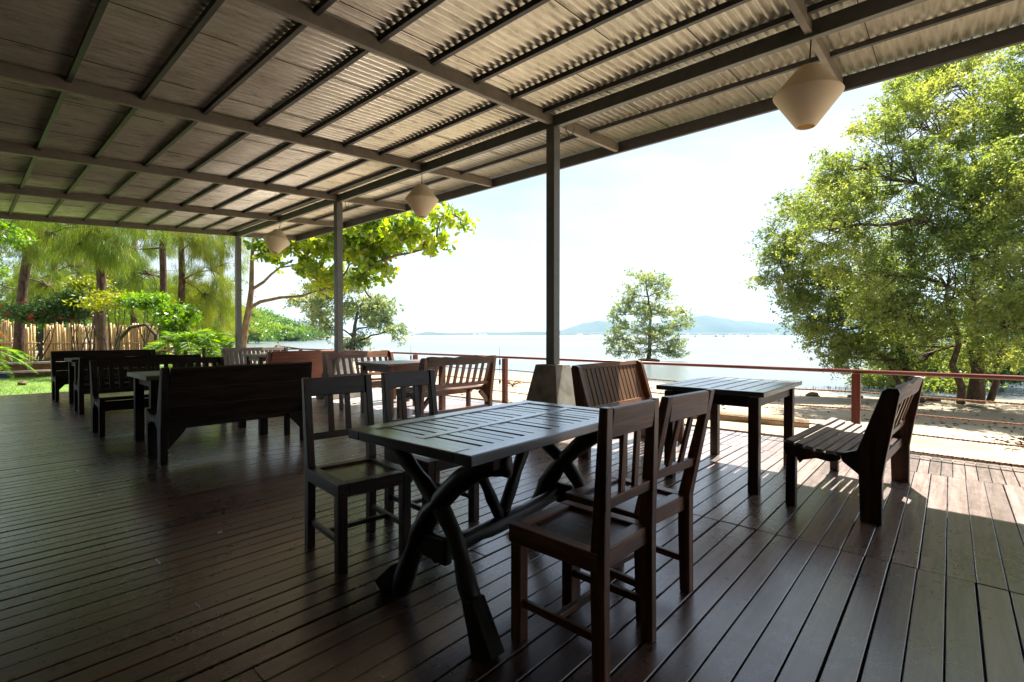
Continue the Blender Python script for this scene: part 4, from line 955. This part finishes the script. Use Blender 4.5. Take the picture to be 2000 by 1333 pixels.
casuarina(262, 700, 30, .22, -4, [lob(260, 540, 30, 2.6, 2.0), lob(330, 580, 31, 2.5, 1.8), lob(210, 600, 30, 2.4, 1.6), lob(400, 620, 33, 2.4, 1.6), lob(290, 460, 31, 3, 1.8)], 'casuarina in the back row between the thick trunk and the straight pair', 30000, .45)
casuarina(150, 700, 34, .22, 10, [lob(100, 620, 34, 3.2, 1.8), lob(180, 540, 34, 3.2, 2.2), lob(50, 520, 35, 3.2, 2.4), lob(240, 610, 35, 3, 2), lob(0, 600, 35, 3, 2.2), lob(130, 450, 36, 4, 2.2)], 'farthest casuarina filling the gap at the far left', 30000, .3)
casuarina(430, 690, 40, .22, 10, [lob(430, 640, 40, 2.4, 1.7), lob(452, 600, 42, 1.8, 1.5), lob(380, 640, 40, 2.6, 1.8)], 'pale casuarina at the right end of the garden by the farthest post', 16000, .9)

for i, (u, v, d, rx, rz_, lb) in enumerate(((-40, 560, 42, 5, 4, 'dark leafy tree closing the far left of the garden'), (80, 590, 44, 5, 3.6, 'leafy tree behind the fence left of the thick casuarina'), (190, 560, 46, 5.5, 4.2, 'leafy tree far behind the thick casuarina trunk'),
                                          (290, 600, 43, 4.5, 3.2, 'leafy tree far behind the straight casuarina pair'), (370, 610, 45, 4.2, 2.6, 'leafy tree at the right end of the garden background'))):
    b_ = W(u, 700, d); b_.z = -.1; q_ = [lob(u+random.uniform(-60, 60), v+random.uniform(-50, 50)*rz_/4, d+random.uniform(-2, 2), rx*.5, rz_*.45) for _ in range(7)]+[lob(u, 650, d, rx*.7, rz_*.35)]
    tree('leafy_tree', lb, 'tree', b_, W(u, v-40, d), q_, ('shrub', 'lime', 'shrub', 'lime', 'shrub')[i], .30, 9000, 'bark', .2, 'leafy trees behind the garden', .7, subs=8, bright=.5)
# big sea almond
b_ = gpt(470, 697, -.3); b_ = W(472, 700, 19.5); b_.z = -.4
tree('sea_almond_tree', 'sea almond tree with broad glossy leaves reaching out above the railing behind the farthest post', 'tree', b_, W(497, 455, 18.5),
     [lob(560, 475, 17.5, .7, .35), lob(610, 480, 17, .8, .5), lob(660, 470, 16.5, .9, .6), lob(700, 500, 16.5, .8, .5), lob(640, 530, 17, .7, .35), lob(740, 470, 16, .7, .45), lob(770, 440, 15.6, .6, .35), lob(820, 440, 15.2, .45, .2),
      lob(862, 425, 15, .3, .12), lob(885, 420, 14.9, .22, .1), lob(908, 434, 14.8, .24, .10), lob(850, 470, 15.2, .3, .12), lob(820, 465, 15.4, .4, .14), lob(842, 482, 15.4, .22, .10), lob(790, 455, 15.4, .4, .2), lob(705, 545, 16.6, .45, .2), lob(730, 515, 16, .45, .25), lob(520, 490, 18.5, .5, .3),
      lob(600, 430, 17, 1.2, .5), lob(700, 420, 16.5, 1.1, .5), lob(540, 440, 18, .9, .5), lob(660, 560, 16.8, .35, .15), lob(590, 520, 17.3, .45, .25), lob(690, 430, 14.5, .6, .3)],
     'almond', .215, 12500, 'barkpale', .17, None, .19, aspect=.5, shape=8, subs=8, droop=.25, bright=.55, extra=[], hier=7)
# shrubs
def shrub(name, u, v, d, rx, rz_, mt, ls, n, lb, group='garden shrubs before the bamboo fence', flowers=0, zc=None, shape=4, asp=.45, fmat='flower', stem='bark', bright=.5):
    c = W(u, v, d); root = empty(name, (c.x, c.y, -.12)); tag(root, lb, 'shrub', group); h_ = c.z+.12
    ks = 26; sub = rng.normal(size=(ks, 3)); sub /= np.linalg.norm(sub, axis=1, keepdims=True); sub *= rng.uniform(.3, 1, (ks, 1))*np.array([rx, rx, rz_])
    ii = rng.integers(0, ks, n); q = sub[ii]+rng.normal(size=(n, 3))*np.array([rx, rx, rz_])*.22+np.array([0, 0, h_]); st_ = rng.uniform(-.25, .25, ks)
    ok = q[:, 2] > .02
    leaf_object('foliage', mt, q[ok], ls, asp, np.clip(bright+st_[ii]+rng.normal(size=n)*.14, 0, 1)[ok], root, .1, shape=shape)
    mb = MB()
    for s_ in sub[::6]: mb.tube(curve_pts((random.uniform(-.15, .15), random.uniform(-.15, .15), -.05), Vector(s_)+Vector((0, 0, h_)), (0, 0, .05), 4), [.035, .028, .02, .012, .006], 5)
    mb.build('stem', stem, root, smooth=True)
    for i in range(flowers):
        a_ = rng.normal(size=3); a_ /= np.linalg.norm(a_); a_[:2] = a_[:2]-np.array([FW.x, FW.y])*.9; a_ /= np.linalg.norm(a_)
        p_ = a_*np.array([rx, rx, rz_])*1.08+np.array([0, 0, h_]); m_ = 9
        leaf_object('flower', fmat, np.repeat(p_[None], m_, 0), .075, .8, None, root, flat=.0)
    return root
random.seed(31)
shrub('hibiscus_bush', 75, 612, 19, 1.1, .42, 'shrub', .10, 8000, 'dark leaved bush with red flowers above the left part of the fence', flowers=9)
shrub('hibiscus_bush', 145, 600, 19, .9, .5, 'shrub', .10, 7000, 'dark bush with red flowers just left of the thick casuarina trunk', flowers=7)
shrub('croton_bush', 215, 588, 15.5, .75, .26, 'yellow', .13, 1300, 'bright yellow leaved bush in front of the thick casuarina trunk', asp=.35)
shrub('croton_bush', 175, 560, 19, .9, .35, 'yellow', .15, 1500, 'loose yellow green bush behind the flowering bushes', asp=.35, bright=.2)
shrub('garden_shrub', 285, 588, 15.5, .6, .24, 'lime', .12, 1900, 'rounded lime green shrub arching right of the thick trunk', asp=.5)
shrub('garden_shrub', 345, 622, 15.6, .6, .45, 'lime', .12, 3600, 'dense fresh green shrub left of the palms', bright=.35)
shrub('garden_shrub', 250, 705, 16.5, 1.3, .25, 'lime', .10, 4500, 'low green ground shrub along the fence right of the thick trunk', bright=.5)
shrub('garden_shrub', 140, 708, 18.5, 1.0, .2, 'shrub', .10, 2500, 'low dark shrub along the fence left of the thick trunk')
shrub('garden_shrub', 430, 700, 15.6, .5, .16, 'lime', .10, 2500, 'small green shrub against the railing left of the farthest post')
b_ = W(-170, 700, 15); b_.z = -.12
tree('garden_tree', 'light green leafy tree reaching in at the upper left edge', 'tree', b_, W(-120, 420, 15), [lob(5, 455, 15, .5, .35), lob(-60, 430, 15, .8, .6), lob(-150, 400, 15, 1, .7)], 'lime', .15, 3500, 'bark', .1, None, .2, bright=.75, subs=9)
# arching bare limb over the fence
mb = MB(); pts = [W(225, 700, 16)-W(225, 700, 16), W(232, 665, 16)-W(225, 700, 16), W(255, 640, 16)-W(225, 700, 16), W(285, 634, 16)-W(225, 700, 16), W(305, 655, 16)-W(225, 700, 16), W(308, 700, 16)-W(225, 700, 16)]
mb.tube(pts, [.07, .06, .055, .055, .06, .09], 8, jit=.08); o = mb.build('arched_branch', 'bark', smooth=True); o.location = W(225, 700, 16); tag(o, 'low arched branch bending over in front of the fence', 'branch')

def frond(mbc, mb, p0, dirv, length, droop, nleaf=34, ll=.32):
    """palm frond: curved rachis into mb, leaflets appended to mbc lists"""
    dirv = Vector(dirv).normalized(); pts = []
    for i in range(9):
        t = i/8; pts.append(Vector(p0)+dirv*(length*t)+Vector((0, 0, -droop*t*t*length)))
    mb.tube(pts, [.016*(1-.75*i/8) for i in range(9)], 5)
    side = dirv.cross(Vector((0, 0, 1))).normalized()
    for i in range(nleaf):
        t = .12+.88*i/nleaf; k = min(7, int(t*8)); p_ = pts[k].lerp(pts[k+1], t*8-k); tan = (pts[k+1]-pts[k]).normalized()
        for s_ in (-1, 1):
            mbc[0].append(p_); mbc[1].append(tan*.7+side*s_*.9+Vector((0, 0, random.uniform(-.35, .15)))); mbc[2].append(ll*math.sin(math.pi*(.15+.8*t))*random.uniform(.8, 1.1))
def palm(u, v, d, h, nf, length, lb, mt='palm', group='small palms in the garden', tilt=.5, base_z=-.12, trunk_r=.05, ll=.3, elev=(.2, 1.0)):
    b_ = W(u, v, d); b_.z = base_z; root = empty('garden_palm', b_); tag(root, lb, 'palm', group)
    st = MB(); st.tube([(0, 0, -.1), (.02, 0, h*.5), (0, .02, h)], [trunk_r*1.2, trunk_r, trunk_r*.8], 8); st.build('trunk', 'bark', root, smooth=True)
    acc = ([], [], []); mb = MB()
    for i in range(nf):
        a_ = 2*math.pi*i/nf+random.uniform(-.3, .3); e_ = random.uniform(*elev)
        frond(acc, mb, (0, 0, h), (math.cos(a_)*math.cos(e_), math.sin(a_)*math.cos(e_), math.sin(e_)), length*random.uniform(.75, 1.1), random.uniform(.35, .8)*tilt*2, ll=ll)
    mb.build('frond_rib', 'lime_rib' if 'lime_rib' in M else 'bark', root, smooth=True)
    leaf_object('fronds', mt, np.array([tuple(p_) for p_ in acc[0]]), np.array(acc[2]), .11, None, root, dirs=np.array([tuple(p_) for p_ in acc[1]]))
M['lime_rib'] = simple('green palm rib', (.10, .18, .02), (.2, .28, .04), 9, .5, 0)
random.seed(41)
palm(398, 700, 13.2, 1.05, 18, 1.15, 'clump palm with arching fronds directly left of the farthest post')
palm(362, 700, 12.8, 1.15, 17, 1.05, 'palm standing behind the long black table, its fronds overlapping the green shrub')
palm(430, 700, 14.8, .75, 15, 1.0, 'lower palm nearest to the farthest post')
palm(350, 706, 14.0, .35, 9, .8, 'short palm at the foot of the dense green shrub')
palm(-45, 700, 12.6, 1.0, 12, 1.35, 'palm reaching in from the left edge with drooping fronds', elev=(-.1, .7))
palm(-62, 660, 13.6, 1.9, 8, .85, 'dry orange palm frond hanging at the left edge', mt='dry', elev=(-.6, .1))
# ------------------------------------------------------------------ bamboo fence
FA = W(-80, 0, 21.0); FB = W(330, 0, 22.6); fa = Vector((FA.x, FA.y, -.12)); fb = Vector((FB.x, FB.y, -.12)); fdir = (fb-fa).normalized(); FL = (fb-fa).length
fen = empty('bamboo_fence', fa); tag(fen, 'bamboo pole fence with uneven tops at the back of the garden', 'fence')
random.seed(51); s_ = 0; cnt = 0; rest = MB()
polys = []
while s_ < FL:
    u_ = -80+410*s_/FL
    if not (56 < u_ < 70):
        r_ = random.uniform(.036, .05); h_ = 1.78+random.uniform(-.16, .16)+(.12 if u_ < 40 else 0); lean_ = random.uniform(-.03, .03)
        p0 = fdir*s_; polys.append((p0, r_, h_, lean_))
    s_ += random.uniform(.085, .115)
for i, (p0, r_, h_, lean_) in enumerate(polys):
    pts = [p0+Vector((0, 0, -.05)), p0+fdir*lean_*.5+Vector((0, 0, h_*.5)), p0+fdir*lean_+Vector((0, 0, h_))]
    if i < 70: mb = MB(); mb.tube(pts, [r_, r_, r_*.93], 7); mb.build('pole', 'bamboo', fen, smooth=True)
    else: rest.tube(pts, [r_, r_, r_*.93], 7)
if rest.v: tag(rest.build('poles', 'bamboo', fen, smooth=True), kind='stuff')
mb = MB(); nrm = Vector((FW.x, FW.y, 0)).normalized()
mb.tube([-nrm*.08+Vector((0, 0, .98)), fdir*FL-nrm*.08+Vector((0, 0, .96))], .035, 8); mb.build('rail', 'bamboo', fen, smooth=True)
# pool edge
pc = gpt(30, 737, -.12)
po = empty('garden_pool', (pc.x, pc.y, -.12)); tag(po, 'curved stone edged pool at the back of the lawn', 'pool')
def arc(mb, z0, z1, r, off, a0=-1.0, a1=1.0, w=.3):
    n = 22; vs = []; fs = []
    f2 = Vector((FW.x, FW.y, 0)).normalized()*math.cos(.6)-RT*math.sin(.6); s2 = f2.cross(Vector((0, 0, 1)))
    for i in range(n+1):
        a_ = a0+(a1-a0)*i/n
        for (rr, z) in ((r, z0), (r+w, z0), (r+w, z1), (r, z1)):
            p_ = f2*(-math.cos(a_)*rr+r+off)+s2*math.sin(a_)*rr*1.3; vs.append((p_.x, p_.y, z))
    for i in range(n):
        for k in range(4): fs.append((i*4+k, i*4+(k+1) % 4, (i+1)*4+(k+1) % 4, (i+1)*4+k))
    fs += [(0, 3, 2, 1), (n*4, n*4+1, n*4+2, n*4+3)]; mb.add(vs, fs, vs)
mb = MB(); arc(mb, -.05, .14, 3.2, 0, w=.12); mb.build('tile_band', 'tile', po)
mb = MB(); arc(mb, -.05, .145, 3.2, 0, -.55, -.02, w=.125); mb.build('blue_tiles', 'blue', po)
mb = MB(); arc(mb, .141, .20, 3.15, 0, w=.35); mb.build('coping', 'stone', po, bevel=.01)
mb = MB(); arc(mb, .0, .38, 2.6, .8, w=.15); mb.build('upper_wall', 'tile', po)
mb = MB(); arc(mb, .381, .44, 2.55, .8, w=.4); mb.build('upper_coping', 'stone', po, bevel=.01)
p_ = gpt(43, 753, -.12); rock_mesh('coconut_husk', 'debris', (.10, .09, .06), 8, (p_.x, p_.y, -.07), 'small dark husk lying on the lawn', 'husk')

# ------------------------------------------------------------------ air
HAZE_D = 1.25e-4
if HAZE_D:
    m, nt, out = newmat('air haze'); pv = nt.nodes.new('ShaderNodeVolumePrincipled')
    pv.inputs['Density'].default_value = HAZE_D; pv.inputs['Color'].default_value = (.40, .68, 1, 1); pv.inputs['Anisotropy'].default_value = .3
    L(nt, pv, 'Volume', out, 'Volume'); M['haze'] = m
    try: m.cycles.homogeneous_volume = True
    except Exception: pass
    mb = MB(); mb.box(-6200, 6200, -6200, 6200, -4.5, 180); hz_ = mb.build('haze', 'haze'); tag(hz_, 'thin bluish sea haze over the bay', 'haze', kind='stuff')

# ------------------------------------------------------------------ light
SUN_EL, SUN_AZ = 62., 5.     # azimuth measured from +X towards +Y
sd = Vector((math.cos(R_(SUN_EL))*math.cos(R_(SUN_AZ)), math.cos(R_(SUN_EL))*math.sin(R_(SUN_AZ)), math.sin(R_(SUN_EL))))
ld = bpy.data.lights.new('sun', 'SUN'); ld.energy = 5.0; ld.angle = R_(.5); ld.color = (1, .94, .84)
lo = bpy.data.objects.new('sun', ld); COL.objects.link(lo); lo.rotation_euler = sd.to_track_quat('Z', 'Y').to_euler(); lo.location = (20, 0, 30)
w = bpy.data.worlds.new('World'); scene.world = w; w.use_nodes = True; nt = w.node_tree; nt.nodes.clear()
out = nt.nodes.new('ShaderNodeOutputWorld'); bg = nt.nodes.new('ShaderNodeBackground'); bg.inputs['Strength'].default_value = .0565
sky = nt.nodes.new('ShaderNodeTexSky'); sky.sky_type = 'NISHITA'; sky.sun_disc = False; sky.sun_elevation = R_(SUN_EL); sky.sun_rotation = R_(90-SUN_AZ)
sky.air_density = 1.0; sky.dust_density = .5; sky.ozone_density = 1.0; sky.altitude = 0
tc = N(nt, 'ShaderNodeTexCoord'); mp = mapping(nt, tc, 'Generated', (1.2, 1.2, 5.0))
nz = N(nt, 'ShaderNodeTexNoise', Scale=1.6, Detail=7., Roughness=.6); L(nt, mp, 'Vector', nz, 'Vector')
cr = ramp(nt, [(.34, (.35, .35, .35)), (.62, (1, 1, 1))]); L(nt, nz, 'Fac', cr, 'Fac')
mm = N(nt, 'ShaderNodeMath', operation='MULTIPLY'); mm.inputs[1].default_value = .88; L(nt, cr, 'Color', mm, 0)
mx = N(nt, 'ShaderNodeMix', data_type='RGBA'); L(nt, mm, 'Value', mx, 0); L(nt, sky, 'Color', mx, 6); mx.inputs[7].default_value = (5.35, 5.4, 5.35, 1)
L(nt, mx, 2, bg, 'Color'); L(nt, bg, 'Background', out, 'Surface')

# ------------------------------------------------------------------ render settings
vs_ = scene.view_settings; vs_.view_transform = 'Standard'; vs_.look = 'None'; vs_.gamma = 1; vs_.use_curve_mapping = False; vs_.exposure = 1.92
cy = scene.cycles; cy.max_bounces = 8; cy.diffuse_bounces = 5; cy.glossy_bounces = 4; cy.transmission_bounces = 4; cy.transparent_max_bounces = 8; cy.volume_bounces = 1
cy.use_denoising = True
try: cy.denoiser = 'OPENIMAGEDENOISE'
except Exception: pass
cy.sample_clamp_indirect = 8
